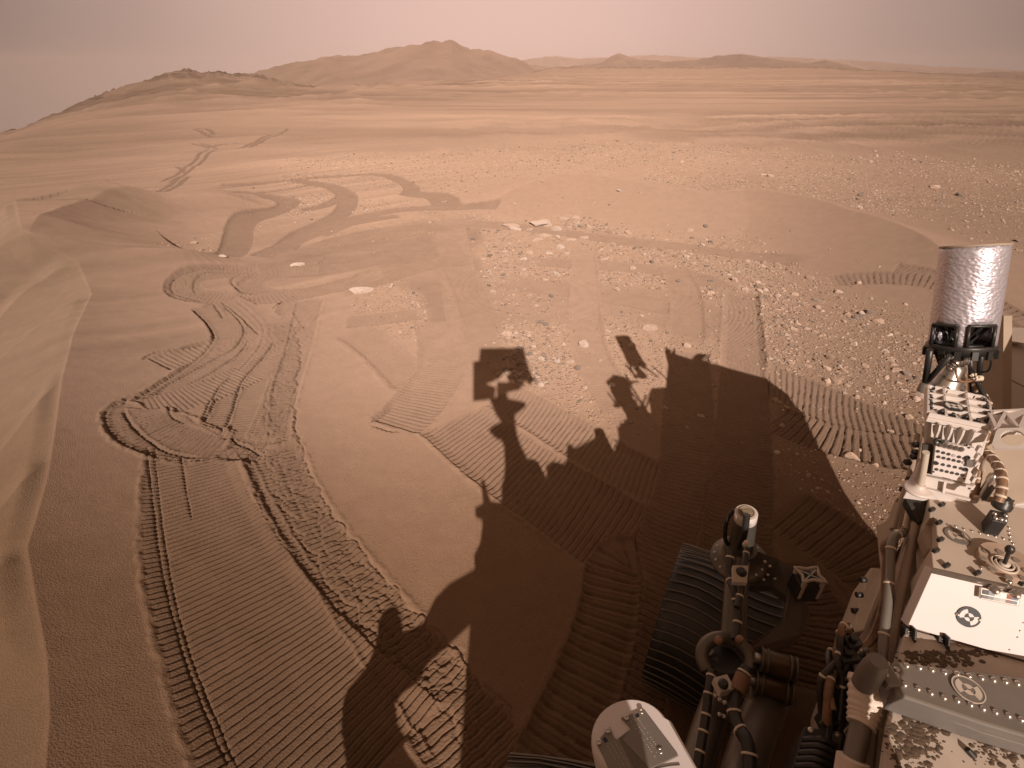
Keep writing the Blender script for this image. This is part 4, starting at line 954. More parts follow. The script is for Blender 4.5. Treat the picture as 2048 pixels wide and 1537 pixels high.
# low slotted edge strips along the hull's left edge, with dark clamps
m = MB()
for k, (a, b, t_) in enumerate([(1840, 1000, 1.33), (1826, 1000, 1.36), (1820, 960, 1.43), (1833, 952, 1.4), (1832, 890, 1.50), (1815, 925, 1.47), (1828, 914, 1.47), (1831, 905, 1.48), (1807, 980, 1.44), (1803, 1004, 1.41)]):
    q = P_(a, b, t_); m.box(q, (.007, 0, 0), (0, .006, 0), (0, 0, .005))
cl = MB(); cl.tube([P_(1846, 880, 1.50), P_(1836, 940, 1.42), P_(1822, 1010, 1.34), P_(1812, 1060, 1.28)], .006, 6); cl.tube([P_(1835, 870, 1.56), P_(1822, 940, 1.48), P_(1800, 1010, 1.40), P_(1786, 1060, 1.34)], .007, 6)
cl = cl.build('edge_rail', M_tan, None); m.build('rail_clamp', M_dark, cl)

# ---- white instrument box
ZB = 1.41; PT = ZP(ZB)
top_px = [(1853, 776), (1880, 779), (1925, 789), (1958, 798), (1975, 812), (1982, 850), (1976, 857), (1856, 832), (1852, 822)]
PF = Pl(PT.on(1856, 833), PT.on(1976, 858), ZP(1.262).on(1838, 968))
body = MB(); tp = PT.poly(top_px, -.006); dl = PF.on(1838, 968)-tp[7]; fy = tp[7].y
bot = [Vector((v.x+dl.x+(.03 if v.y > fy+.03 and v.x < tp[7].x+.03 else -.03 if v.y > fy+.03 else 0), fy+dl.y+(v.y-fy)*.45, v.z+dl.z)) for v in tp]; body.loft([tp, bot], False)
body.loft([[v+Vector((.014, .03, 0)) for v in bot], [v+Vector((.014, .03, -.07)) for v in bot]], False); body = body.build('instrument_box', M_white, None, bevel=.002, label='white ribbed instrument box')
lid = MB(); lid.prism(PT.poly([(1851, 775), (1880, 778), (1926, 788), (1960, 797), (1978, 811), (1985, 851), (1977, 862), (1855, 836), (1850, 823)]), (0, 0, -.009)); lid = lid.build('box_lid', M_white, body, bevel=.001)
ribs = MB()
def rib(a, b, w=.0022, h=.009, pl=PT):
    p, q = pl.on(*a), pl.on(*b); d = (q-p).normalized(); s_ = pl.n.cross(d)*w; ribs.prism([p-s_, q-s_, q+s_, p+s_], pl.n*h)
for a, b in (((1853, 792), (1968, 812)), ((1853, 804), (1976, 828)), ((1853, 816), (1979, 841)), ((1884, 780), (1889, 838)), ((1928, 789), (1938, 849)), ((1854, 777), (1962, 799)), ((1854, 777), (1853, 831)), ((1855, 833), (1977, 859)), ((1962, 799), (1976, 812)), ((1976, 812), (1979, 858))): rib(a, b)
ribs.build('lid_rib', M_white, lid, bevel=.0006)
m = MB()
for a, b in [(1858, 787), (1858, 798), (1858, 808), (1858, 818), (1865, 779), (1893, 784), (1920, 789), (1947, 795), (1881, 829), (1903, 835), (1929, 840), (1952, 846), (1966, 806), (1971, 820), (1974, 832), (1974, 845)]:
    q = PT.on(a, b); m.box(q+UP*.003, (.0042, 0, 0), (0, .004, 0), (0, 0, .003)); m.cyl(q+UP*.004, q+UP*.010, .0032, n=10)
m.each('lid_clamp', M_dark, lid)
target(PT, 1907, 814, .018, M_dark, M_white, lid, off=.011, rot=.4)
# front: tapering ribs, dotted target plate, lower sills
m = MB()
for a in (1875, 1899, 1922, 1944):
    p0, p1 = PF.on(a, 842+(a-1875)*.2), PF.on(a-9-(a-1875)*.12, 893+(a-1875)*.25); w_ = Vector((.0022, 0, 0)); n_v = PF.n
    m.prism([p0-w_, p0+n_v*.022-w_, p0*.78+p1*.22+n_v*.020-w_, p1-w_], w_*2)
m.each('front_rib', M_white, body)
plate = slab('target_plate', PF, [(1872, 884), (1950, 898), (1930, 966), (1864, 950)], .012, M_panel, off=.018, parent=body, label='white plate with rows of round dark targets', bevel=.001)
dots = MB(); gold = MB(); pale = MB(); L0 = (1874.5, 900.5); 
rows = [((1876, 903), (1929, 917), 6), ((1877, 914), (1928, 925.5), 6), ((1874, 927), (1922, 937), 5.001), ((1873, 939), (1925, 950.5), 6)]
for (x0, y0), (x1, y1), n in rows:
    n = int(n)
    for k in range(n):
        q = PF.on(x0+(x1-x0)*k/(n-1), y0+(y1-y0)*k/(n-1), .0185); (pale if (k, n, x0) in ((3, 6, 1876), (5, 6, 1877)) else dots).disc(q, PF.n, .0030, .0012, 14)
for q_ in ((1935, 915), (1871, 926), (1931, 939)): m_ = PF.on(*q_, .0185); dots.lathe(m_, PF.n, [(0, .0040), (.003, .0040), (.003, .0026), (0, .0026)], 14)
dots.each('dark_target', M_hole, plate); pale.each('pale_target', material('pale chip', (.45, .36, .33), .7), plate)
for k in range(5):
    q = PF.on(1881+k*10.2, 889.5+k*2.3, .0185); gold.disc(q, PF.n, .0052, .002, 18)
gold.each('large_target', material('bronze chip', (.16, .11, .07), .5), plate)
dd = MB()
for k in range(5): dd.disc(PF.on(1881+k*10.2, 889.5+k*2.3, .0207), PF.n, .0030, .001, 14)
dd.each('large_target_centre', material('chip centre', (.07, .055, .05), .5), plate)
m = MB(); m.lathe(PF.on(1876, 883, .016), PF.n, [(0, .008), (.005, .008), (.005, .003), (.001, .003)], 16)
for a, b in ((1887, 881), (1892, 882), (1929, 890), (1933, 891), (1867, 944), (1928, 958), (1938, 896)): m.disc(PF.on(a, b, .0185), PF.n, .0018, .001, 10)
m.each('plate_screw', M_dark, plate)
m = MB(); m.prism(PF.poly([(1890, 880), (1898, 882), (1898, 888), (1890, 887)], .020), -PF.n*.004); m.prism(PF.poly([(1934, 921), (1946, 923), (1945, 936), (1933, 934)], .024), -PF.n*.012); m.each('grey_block', M_grey, plate)
# lower sills under the plate
slab('lower_sill', PF, [(1843, 951), (1942, 972), (1938, 996), (1838, 972)], .008, M_white, off=.010, parent=body, bevel=.0012)
m = MB()
for a in (((1845, 950), (1943, 971)), ((1838, 973), (1938, 997))):
    p, q = PF.on(*a[0], .012), PF.on(*a[1], .012); u_ = Vector((0, 0, .0025)); m.prism([p-u_, q-u_, q+u_, p+u_], PF.n*.008)
p, q = PF.on(1889, 958, .012), PF.on(1885, 984, .012); u_ = Vector((.0025, 0, 0)); m.prism([p-u_, q-u_, q+u_, p+u_], PF.n*.008)
m.build('sill_lip', M_white, body)
m = MB().prism(PF.poly([(1846, 889), (1874, 893), (1866, 946), (1840, 948)], .004), -PF.n*.006); m.build('painted_recess_shade', M_hole, body)  # near-black plate: the shade of a recess put in as colour
# flanges on the right of the box
m = MB()
for k in range(6): q = PF.on(1955-k*2.6, 895+k*15, .002); m.prism([q-Vector((.003, 0, .006)), q+Vector((.003, 0, -.006)), q+Vector((.003, 0, .006)), q+Vector((-.003, 0, .006))], PF.n*.012)
m.each('side_flange', M_white, body)
# whip on a disc beside the box
q0 = P_(1838, 975, 1.19); q1 = P_(1852, 905, 1.13)
m = MB().lathe(q0-UP*.012, UP, [(0, .015), (.004, .025), (.008, .027), (.010, .023), (.014, .011), (.020, .009)], 28); wb = m.build('whip_base', M_white, None)
m = MB().cyl(q0+UP*.008, q1, .0068, .006, 18); m.build('whip_antenna', material('pale rod', (.62, .52, .42), .4, .2), wb)
m = MB().prism([P_(1810, 995, 1.28), P_(1856, 1002, 1.27), P_(1848, 1038, 1.25), P_(1838, 1046, 1.25)], (0, 0, -.02)); m.build('whip_bracket', M_dark, wb, bevel=.002)
MB().prism([P_(1858, 1036, 1.235), P_(1877, 1037, 1.23), P_(1875, 1098, 1.16), P_(1857, 1098, 1.17), P_(1845, 1060, 1.21)], (0, 0, -.03)).build('edge_fairing', M_tan, None, bevel=.002)

SCALE[0] = 1.0
# ---- silver antenna can on its struts
aT, aB = Pd(1950, 491, 1.215), Pd(1922, 688, 1.265); ax = (aT-aB).normalized(); hgt_ = (aT-aB).length; RC = .0655
e1 = ax.orthogonal().normalized(); g1 = ax.cross(e1)
n = 72; rings = []
def canr(t, h): return RC*(1+.008*math.sin(3*t+h*9)+.005*math.sin(7*t+2))
for k in range(15):
    h = hgt_*k/14; rings.append([aB+ax*h+(e1*math.cos(t)+g1*math.sin(t))*canr(t, h)*(1.0 if k < 14 else .99) for t in (2*math.pi*j/n for j in range(n))])
# cut two windows at the foot of the skin
m = MB(); vs = [v for r_ in rings for v in r_]; fs = []
toeye = math.atan2((EYE-aB).dot(g1), (EYE-aB).dot(e1))
for i in range(14):
    for j in range(n):
        th = (2*math.pi*(j+.5)/n-toeye+math.pi) % (2*math.pi)-math.pi
        if i < 3 and (.16 < abs(th) < .98): 
            if not (abs(th) > .9 and i > 1): continue
        fs.append([i*n+j, i*n+(j+1) % n, (i+1)*n+(j+1) % n, (i+1)*n+j])
m.add(vs, fs, True)
can = m.build('silver_can', M_foil, None, label='dimpled silver foil antenna can')
s_ = can.modifiers.new('solid', 'SOLIDIFY'); s_.thickness = .0018; s_.offset = -1
m = MB().loft([[aB+ax*(hgt_*k)+(e1*math.cos(t)+g1*math.sin(t))*r_ for t in (2*math.pi*j/48 for j in range(48))] for k, r_ in ((.985, RC*1.012), (1.005, RC*1.012), (1.005, RC*.985), (.975, RC*.985))], True, False); m.build('can_rim', M_tan, can)
m = MB().lathe(aB+ax*.16, ax, [(0, RC*.9), (.004, RC*.9)], 32); m.build('inner_plate', M_hole, can)
m = MB()
for sg in (-1, 1):                                  # dark frames round the windows
    th0, th1 = toeye+sg*.16, toeye+sg*.98; hh = hgt_*3/14
    P3 = lambda t, h, r_=RC+.002: aB+ax*h+(e1*math.cos(t)+g1*math.sin(t))*r_
    m.tube([P3(th0, 0), P3(th0, hh)], .0045, 6); m.tube([P3(th0+(th1-th0)*k/6, hh) for k in range(7)], .0042, 6); m.tube([P3(th1, 0), P3(th1, hh)], .0045, 6)
m.each('window_frame', M_dark, can)
m = MB()
for k in range(10):
    a = k*.63; m.cyl(aB+(e1*math.cos(a)+g1*math.sin(a))*.02, aB+ax*.06+(e1*math.cos(a+.8)+g1*math.sin(a+.8))*.06, .003, n=6)
m.lathe(aB, ax, [(-.004, .05), (.002, .05)], 24); m.build('inner_strut', M_dark, can)
m = MB().loft([[aB+ax*k+(e1*math.cos(t)+g1*math.sin(t))*r_ for t in (2*math.pi*j/48 for j in range(48))] for k, r_ in ((-.020, RC*.86), (-.022, RC*1.04), (-.004, RC*1.06), (.0, RC*1.05), (.0, RC*.86), (-.020, RC*.86))], True, False)
ring = m.build('base_ring', M_dark, can)
m = MB()
for k in range(14):
    a = k*2*math.pi/14; q = aB-ax*.020+(e1*math.cos(a)+g1*math.sin(a))*RC*1.06; d_ = (e1*math.cos(a)+g1*math.sin(a)); m.box(q, d_*.004, ax.cross(d_)*.006, ax*.010)
m.each('ring_tab', M_dark, ring)
m = MB()
feet = [Pd(1850, 762, 1.34), Pd(1858, 758, 1.42), Pd(1925, 768, 1.44), Pd(1862, 800, 1.28)]
m.tube([Pd(1860, 700, 1.24), Pd(1850, 768, 1.30)], .0072, 10); m.tube([Pd(1872, 700, 1.34), Pd(1886, 742, 1.40)], .0065, 10)
m.tube([Pd(1900, 712, 1.22), Pd(1856, 762, 1.29)], .0065, 10); m.tube([Pd(1962, 708, 1.26), Pd(1956, 780, 1.34)], .0065, 10); m.tube([Pd(1940, 712, 1.36), Pd(1945, 790, 1.42)], .006, 10)
m.each('can_strut', M_dark, can)
MB().lathe(Pd(1850, 775, 1.30)-UP*.012, UP, [(0, .014), (.02, .014), (.024, .009)], 16).build('strut_foot', M_grey, can)
q = Pd(1892, 772, 1.30); d_ = (Pd(1905, 735, 1.26)-q).normalized()
MB().lathe(q-UP*.004, UP, [(0, .040), (.012, .038), (.016, .032), (.034, .030), (.040, .024), (.058, .022), (.066, .014)], 32).build('coax_mount', M_steel, can)
m = MB()
L_ = [Pd(1898, 738, 1.26), Pd(1908, 728, 1.25), Pd(1922, 722, 1.25), Pd(1934, 722, 1.25)]
Ls = smooth_line([tuple(v) for v in L_], 5)
for i in range(len(Ls)-1): m.cyl(Ls[i], Ls[i+1], .012 if i % 2 else .0095, n=14)
m.build('bellows_connector', M_steel, can)
cable([(1912, 738, 1.24), (1916, 760, 1.24), (1935, 764, 1.24), (1950, 758, 1.24)], .0026, M_copper, parent=can)
cable([(1974, 705, 1.22), (1982, 722, 1.22), (1976, 742, 1.24), (1955, 745, 1.26)], .0024, M_black, parent=can)
cable([(1936, 728, 1.25), (1948, 745, 1.24), (1950, 760, 1.23)], .0026, M_black, parent=can)
m = MB()
for k in range(9):
    q = Pd(1950, 757, 1.235); v_ = Vector((rr.uniform(-1, 1), rr.uniform(-1, 1), rr.uniform(-1, 1))).normalized(); m.cyl(q, q+v_*.012, .0022, n=6)
m.lathe(Pd(1948, 757, 1.235), (1, 0, 0), [(0, .007), (.018, .007)], 12); m.build('tie_knot', M_tie, can)

SCALE[0] = .885
# ---- big harness beside the box, bracket and side fins
hn = cable([(1950, 765, 1.235), (1958, 782, 1.225), (1972, 800, 1.215), (1981, 826, 1.205), (1982, 850, 1.20), (1972, 872, 1.215), (1964, 900, 1.235), (1958, 940, 1.25), (1950, 990, 1.255)], .0068, M_copper, 'wire_bundle', ties=11)
cable([(1954, 765, 1.225), (1964, 784, 1.215), (1977, 806, 1.205), (1986, 832, 1.195)], .004, M_black)
h2 = cable([(1972, 905, 1.20), (1985, 918, 1.15), (1998, 938, 1.10), (2004, 960, 1.07), (2002, 985, 1.06), (1996, 1004, 1.06)], .0085, M_copper, 'wire_bundle', ties=7)
cable([(1978, 915, 1.20), (1970, 920, 1.21), (1966, 935, 1.22), (1968, 945, 1.22)], .005, M_tan)
m = MB().lathe(P_(1966, 985, 1.25), UP, [(-.02, .010), (.0, .010), (.004, .0075), (.03, .0075), (.034, .009), (.048, .009), (.052, .005)], 14); m.build('pipe_fitting', M_steel, None)
MB().prism([P_(1972, 978, 1.24), P_(1984, 968, 1.22), P_(1992, 975, 1.20), P_(1984, 984, 1.2), P_(1974, 986, 1.22)], (0, 0, -.025)).build('black_lug', M_dark, None, bevel=.002)
q = PD.on(2003, 1032)
m = MB().prism(PD.poly([(1980, 1018), (2018, 1026), (2016, 1046), (1984, 1040)], .040), (0, 0, -.040)); act = m.build('latch_actuator', M_dark, deck, bevel=.003)
m = MB().lathe(PD.on(2002, 1014, .036), UP, [(0, .017), (.008, .017), (.010, .014), (.017, .013), (.019, .009), (.024, .008)], 22); m.build('actuator_cap', M_dark, act)
m = MB()
for a, b in ((1989, 1029), (2011, 1033), (1991, 1038), (2002, 1040), (2010, 1042)): m.bolt(PD.on(a, b, .040), UP, .0045, .005)
m.each('actuator_bolt', M_steel, act)
# white machined bracket with a round hole
PK = Pl(P_(1993, 857, 1.08), P_(2048, 857, 1.05), P_(1980, 896, 1.07))
brk = MB()
out_ = PK.poly([(1994, 857), (2090, 854), (2090, 896), (1981, 897)])
e_, g_ = in_plane_axes(PK); hc_ = PK.on(2025, 876)
hole = [hc_+(e_*math.cos(t)*.0165+g_*math.sin(t)*.0165) for t in (2*math.pi*k/24 for k in range(24))]
# plate with a hole: bridge the outline to the circle
def holed(mb, outer, hole, nrm, th):
    N_ = len(hole); c = sum(hole, Vector())/N_; o2 = []
    for h in hole:
        d = (h-c).normalized(); best = None
        for i in range(len(outer)):
            a, b = outer[i], outer[(i+1) % len(outer)]; ab = b-a
            x = nrm.cross(d); den = ab.dot(x)
            if abs(den) < 1e-9: continue
            t = (c-a).dot(x)/den
            if -1e-6 <= t <= 1+1e-6:
                p = a+ab*t
                if (p-c).dot(d) > 0: best = p if best is None or (p-c).length < (best-c).length else best
        o2.append(best)
    for s0, s1 in ((0, 0),):
        f = [[i, (i+1) % N_, N_+(i+1) % N_, N_+i] for i in range(N_)]
        mb.add(hole+o2, f); mb.add([v-nrm*th for v in hole+o2], [q[::-1] for q in f])
        mb.add(hole+[v-nrm*th for v in hole], [[i, N_+i, N_+(i+1) % N_, (i+1) % N_] for i in range(N_)])
        mb.add(o2+[v-nrm*th for v in o2], [[i, N_+i, N_+(i+1) % N_, (i+1) % N_] for i in range(N_)])
holed(brk, out_, hole, PK.n, .008)
brk = brk.build('machined_bracket', M_white, None, label='white bracket with a round hole')
m = MB()
for a, b in (((1986, 822), (2090, 817)), ((1994, 857), (2012, 824)), ((2012, 824), (2040, 857)), ((2040, 857), (2052, 830)), ((1980, 826), (1994, 857)), ((1993, 857), (2090, 854))):
    t0 = 1.08+(857-a[1])*.002; t1 = 1.08+(857-b[1])*.002; p, q = P_(*a, t0), P_(*b, t1); d = (q-p).normalized(); s_ = UP.cross(d).normalized()*.003; m.prism([p-s_, q-s_, q+s_, p+s_], UP*-.014)
m.build('bracket_rib', M_white, brk)
MB().prism([P_(1987, 826, 1.16), P_(2090, 818, 1.14), P_(2090, 852, 1.09), P_(1996, 855, 1.10)], (0, 0, -.004)).build('bracket_floor', M_white, brk)
# tall fins of the power source behind the box
fins = MB()
for k, (a, t_, w_) in enumerate(((1992, 1.48, .012), (2006, 1.44, .012), (1974, 1.55, .008))):
    top = Pd(a+10, 632+abs(k-1)*14, t_); bot = Pd(a+6, 960, t_-.10); d = Vector((w_, 0, 0)); fins.prism([top-d, top+d, bot+d, bot-d], (.02, .10, -.01))
fins = fins.each('radiator_fin', M_tan, None)[0]
MB().prism([Pd(1968, 760, 1.80), Pd(2010, 700, 1.80), Pd(2010, 980, 1.50), Pd(1960, 980, 1.5)], (.02, .06, 0)).build('fin_backing', material('dark brown', (.12, .075, .05), .6), fins)
PQ = Pl(Pd(2030, 690, 1.63), Pd(2110, 690, 1.60), Pd(2030, 1005, 1.27))
slab('tail_panel', PQ, [(2014, 690), (2100, 690), (2110, 1010), (2030, 1010), (2018, 820)], .02, M_white, label='pale tail panel at the right edge')
MB().prism([Pd(2014, 655, 1.70), Pd(2110, 655, 1.62), Pd(2110, 690, 1.55), Pd(2014, 684, 1.62)], (0, .04, -.03)).build('tail_cover', M_dusty, None, bevel=.004)
seam = MB()
for a, b in (((2022, 760), (2100, 800)), ((2022, 880), (2100, 925))):
    p, q = PQ.on(*a, .001), PQ.on(*b, .001); d = Vector((0, .002, 0)); seam.prism([p-d, q-d, q+d, p+d], PQ.n*.001)
seam.each('panel_seam', M_hole, None)

# ---- parts known only by their shadow: behind and beside the eye, on the sun side
def cast(pts, Yc, depth):
    """outline that throws the given outline on the sand, in the upright plane y = Yc, built depth thick towards the sun"""
    o = []
    for a, b in pts:
        S_ = Pz(a, b, 0); k = (S_.y-Yc)/(-SUN.y); o.append(S_+SUN*k)
    return MB().prism(o, SUN*depth)
mast = cast([(1003, 845), (993, 832), (978, 798), (993, 794), (994, 764), (1044, 766), (1040, 780), (1014, 786), (1016, 798), (1036, 802), (1052, 806), (1052, 815), (1030, 832), (1034, 868), (1041, 890), (1052, 912), (1060, 930), (1060, 945), (1085, 943), (1096, 960), (1110, 1010), (1110, 1100), (1004, 1100), (1003, 975), (1008, 960), (1010, 935), (1008, 896), (1004, 884), (990, 878), (976, 862), (988, 852)], -.14, .12).build('mast', M_white, None)
hd = cast([(960, 697), (1048, 696), (1055, 730), (1068, 760), (1060, 772), (1050, 762), (1046, 775), (1020, 770), (1012, 752), (1022, 746), (1012, 743), (996, 760), (946, 760), (946, 724), (958, 722)], -.08, .22).build('mast_head', M_white, mast, bevel=.002)
cast([(946, 758), (990, 757), (990, 763), (972, 768), (992, 775), (989, 797), (970, 801), (946, 803)], -.10, .12).build('camera_bar', M_white, mast)
for p_ in ([(1060, 948), (1085, 943), (1098, 975), (1093, 935), (1108, 925), (1130, 930), (1137, 890), (1143, 890), (1150, 898), (1160, 895), (1207, 906), (1202, 872), (1200, 960), (1215, 1100), (1180, 1620), (934, 1620), (932, 1330), (938, 1300), (952, 1290), (953, 1262), (950, 1140), (948, 1110), (966, 1074), (964, 1040), (951, 1034), (950, 1015), (966, 1006), (962, 962), (967, 962), (982, 1002), (1004, 1004), (1020, 990)],):
    cast(p_, .10, .35).build('front_body', M_tan, None)
cast([(952, 1135), (900, 1165), (872, 1192), (850, 1235), (830, 1257), (808, 1260), (797, 1216), (785, 1209), (768, 1220), (758, 1242), (752, 1290), (738, 1322), (720, 1346), (700, 1368), (691, 1395), (690, 1450), (700, 1515), (712, 1570), (870, 1570), (850, 1520), (822, 1480), (798, 1435), (793, 1395), (812, 1372), (840, 1352), (860, 1320), (902, 1280), (944, 1243), (960, 1262)], -.06, .12).build('robotic_arm', M_white, None)
cast([(1304, 777), (1334, 775), (1341, 716), (1346, 705), (1400, 722), (1450, 733), (1538, 757), (1585, 790), (1622, 845), (1640, 880), (1662, 930), (1690, 985), (1730, 1045), (1762, 1085), (1560, 890), (1400, 860), (1345, 848), (1302, 826), (1298, 790)], 1.0, .09).build('power_source', M_tan, None)

SCALE[0] = 1.0
# ---- front wheel, suspension and drive in the shade
wc = Pd(1424, 1268, 1.86); wc.z = .262
h_ = math.radians(29); fw = Vector((math.sin(h_), math.cos(h_), 0)).normalized(); axl = Vector((fw.y, -fw.x, 0)).normalized()
WR, WW = .262, .36
m = MB(); prof = [(-WW/2, WR*.86), (-WW/2, WR*.965)]+[(-WW/2+WW*k/10, WR*(.965+.035*math.sin(math.pi*k/10))) for k in range(1, 10)]+[(WW/2, WR*.965), (WW/2, WR*.86), (WW/2-.02, WR*.84), (-WW/2+.02, WR*.84)]
m.lathe(wc, axl, prof+[prof[0]], 72); wheel = m.build('wheel', M_dark, None, label='black metal wheel with thin raised cleats')
m = MB(); ng = 48
for k in range(ng):
    a = 2*math.pi*k/ng; pts = []
    for j in range(9):
        t_ = -1+2*j/8; aa = a+.05*math.sin(t_*3.0); rr_ = WR*(.985+.028*math.cos(t_*1.5)); pts.append(wc+axl*(t_*WW/2*.99)+(fw*math.cos(aa)+UP*math.sin(aa))*rr_)
    m.tube(pts, .0032, 5, 1)
m.build('cleat', M_arm, wheel)
m = MB()
for k in range(6):
    a = 2*math.pi*k/6; d_ = fw*math.cos(a)+UP*math.sin(a); m.tube([wc+d_*.05, wc+d_*.14+axl*.06, wc+d_*WR*.86+axl*.1], .010, 6)
m.lathe(wc, axl, [(-.08, .06), (.10, .06)], 20); m.build('wheel_spoke', M_arm, wheel)
# steering actuator above the wheel
b0 = Pd(1478, 1118, 1.52); t0 = Pd(1493, 1024, 1.40); axs = (t0-b0).normalized()
m = MB().lathe(b0-axs*.02, axs, [(0, .072), (.012, .080), (.022, .080), (.026, .070), (.034, .056), (.06, .046), (.075, .044)], 40); sa = m.build('steering_actuator', M_arm, None, label='round steering actuator above the wheel')
m = MB().lathe(b0+axs*.05, axs, [(0, .034), (.10, .031), ((t0-b0).length-.085, .028)], 28); m.build('motor_body', M_arm, sa)
m = MB().lathe(t0-axs*.018, axs, [(-.016, .028), (-.014, .0295), (.014, .0295), (.016, .027)], 28); m.build('motor_cap', M_white, sa)
m = MB()
for k in range(-2, 3): m.prism([t0+Vector((-.014+.001, k*.006-.001, 0))-axs*.001, t0+Vector((.014, k*.006-.001, 0))-axs*.001, t0+Vector((.014, k*.006+.001, 0))-axs*.001, t0+Vector((-.014, k*.006+.001, 0))-axs*.001], axs*.0015)
m.lathe(t0-axs*.002, axs, [(0, .022), (.002, .022), (.002, .018), (0, .018)], 24); m.build('cap_mark', material('cap brown', (.28, .2, .12), .6), sa)
m = MB()
for k in range(16):
    a = 2*math.pi*k/16; e_ = axs.orthogonal().normalized(); g_ = axs.cross(e_); m.bolt(b0+axs*.004+(e_*math.cos(a)+g_*math.sin(a))*.067, axs, .0055, .006)
m.each('flange_bolt', M_steel, sa)
cable([(1468, 1020, 1.45), (1454, 1040, 1.46), (1450, 1075, 1.48), (1456, 1090, 1.49)], .006, M_dark, parent=sa)
cable([(1494, 1030, 1.36), (1488, 1070, 1.38), (1478, 1095, 1.42)], .009, M_dark, parent=sa)
# arm plates to the right
m = MB()
m.prism([Pd(1500, 1095, 1.50), Pd(1556, 1118, 1.46), Pd(1598, 1142, 1.44), Pd(1582, 1200, 1.44), Pd(1545, 1172, 1.48), Pd(1500, 1172, 1.5)], (0, 0, -.03))
m.prism([Pd(1578, 1176, 1.44), Pd(1612, 1168, 1.44), Pd(1622, 1230, 1.42), Pd(1602, 1272, 1.40), Pd(1530, 1312, 1.38), Pd(1498, 1300, 1.38), Pd(1500, 1288, 1.38), Pd(1568, 1238, 1.42)], (0, 0, -.03))
rk = m.build('steering_bracket', M_arm, None, bevel=.006)
m = MB()
for a, b in ((1530, 1124), (1540, 1133), (1536, 1150), (1550, 1158), (1528, 1160), (1586, 1218), (1598, 1215), (1608, 1222), (1600, 1228)): m.bolt(Pd(a, b, 1.455), UP, .005, .003)
m.each('bracket_bolt', M_steel, rk)
# square gripper-like end fitting
q = Pd(1620, 1152, 1.36); m = MB()
for a, b in ((-1, -1), (1, -1), (1, 1), (-1, 1)):
    m.tube([q+Vector((a*.024, b*.022, 0)), q+Vector((a*.024, b*.022, -.06))], .006, 8)
cr_ = [(-.030, -.024), (0, -.016), (.030, -.024), (.022, 0), (.030, .024), (0, .018), (-.030, .024), (-.022, 0)]
m.tube([q+Vector((a, b, .004)) for a, b in cr_]+[q+Vector((cr_[0][0], cr_[0][1], .004))], .0042, 6, 2)
m.build('socket_rim', M_dusty, rk)
m = MB().box(q-UP*.045, (.03, 0, 0), (0, .026, 0), (0, 0, .03)); m.build('socket_body', M_dark, rk, bevel=.003)
m = MB(); m.box(q-UP*.004, (.022, .016, 0), (-.001, .0015, 0), (0, 0, .008)); m.box(q-UP*.004, (.022, -.016, 0), (.001, .0015, 0), (0, 0, .008)); m.build('socket_cross', M_steel, rk)
# thin strut running down to the joint, with its cable and ties
m = MB().tube([Pd(1476, 1125, 1.40), Pd(1466, 1280, 1.28)], .030, 20); st_ = m.build('steering_strut', M_arm, None)
cable([(1462, 1098, 1.38), (1458, 1150, 1.34), (1470, 1185, 1.29), (1476, 1230, 1.26), (1470, 1280, 1.22)], .010, M_dark, ties=4, parent=st_)
cable([(1494, 1098, 1.36), (1488, 1130, 1.32), (1482, 1180, 1.28), (1474, 1215, 1.25)], .008, M_dark, ties=3, parent=st_)
m = MB().prism([Pd(1465, 1131, 1.30), Pd(1497, 1132, 1.30), Pd(1494, 1166, 1.27), Pd(1466, 1164, 1.27)], (0, 0, -.012)); m.build('name_plate', M_dusty, st_)
m = MB().lathe(Pd(1482, 1146, 1.29), UP, [(0, .013), (.006, .013), (.012, .008)], 14); m.build('plate_plug', M_dark, st_)
m = MB().lathe(Pd(1489, 1090, 1.34), (0, -.3, 1), [(0, .006), (.016, .006), (.018, .003)], 12); m.build('pale_plug', M_tie, st_)
# joint with ring, bracket and twin casings
jc = Pd(1452, 1318, 1.24); m = MB()
m.tube([jc+Vector((math.cos(t)*.058, math.sin(t)*.042, .02*math.sin(t))) for t in (math.pi*(-.15+1.3*k/12) for k in range(13))], .016, 12, 3)
jt = m.build('joint_ring', M_arm, None)
m = MB().lathe(jc-UP*.04, (0, .2, 1), [(0, .05), (.02, .052), (.03, .04)], 28); m.lathe(Pd(1398, 1325, 1.26), (1, .1, 0), [(0, .016), (.03, .018), (.04, .026)], 16); m.build('joint_body', M_dark, jt)
m = MB(); m.box(Pd(1446, 1372, 1.14), (.017, .004, 0), (-.003, .016, 0), (0, 0, .012)); sq = m.build('square_plug', M_dusty, jt, bevel=.002)
MB().lathe(Pd(1446, 1370, 1.12), UP, [(0, .011), (.008, .010), (.010, .005)], 14).build('plug_socket', M_dark, sq)
for a, b, a2, b2 in ((1519, 1318, 1590, 1340), (1508, 1362, 1582, 1386)):
    p, q = Pd(a, b, 1.22), Pd(a2, b2, 1.20); d = (q-p).normalized(); L2 = (q-p).length
    cs = MB().lathe(p, d, [(0, .024), (.008, .026), (L2-.008, .026), (L2, .024)], 28).build('motor_casing', M_gold, jt)
    m = MB()
    for s_ in (.0, .012, L2-.016, L2-.004): m.lathe(p+d*s_, d, [(0, .0285), (.005, .0285)], 28)
    m.each('casing_band', M_arm, cs)
    MB().lathe(p-d*.012, d, [(0, .012), (.014, .012)], 10).build('casing_nut', M_steel, cs)
MB().prism([Pd(1506, 1318, 1.26), Pd(1596, 1345, 1.24), Pd(1590, 1400, 1.2), Pd(1560, 1425, 1.18), Pd(1498, 1400, 1.2)], (0, 0, -.03)).build('casing_plate', M_arm, jt, bevel=.004)
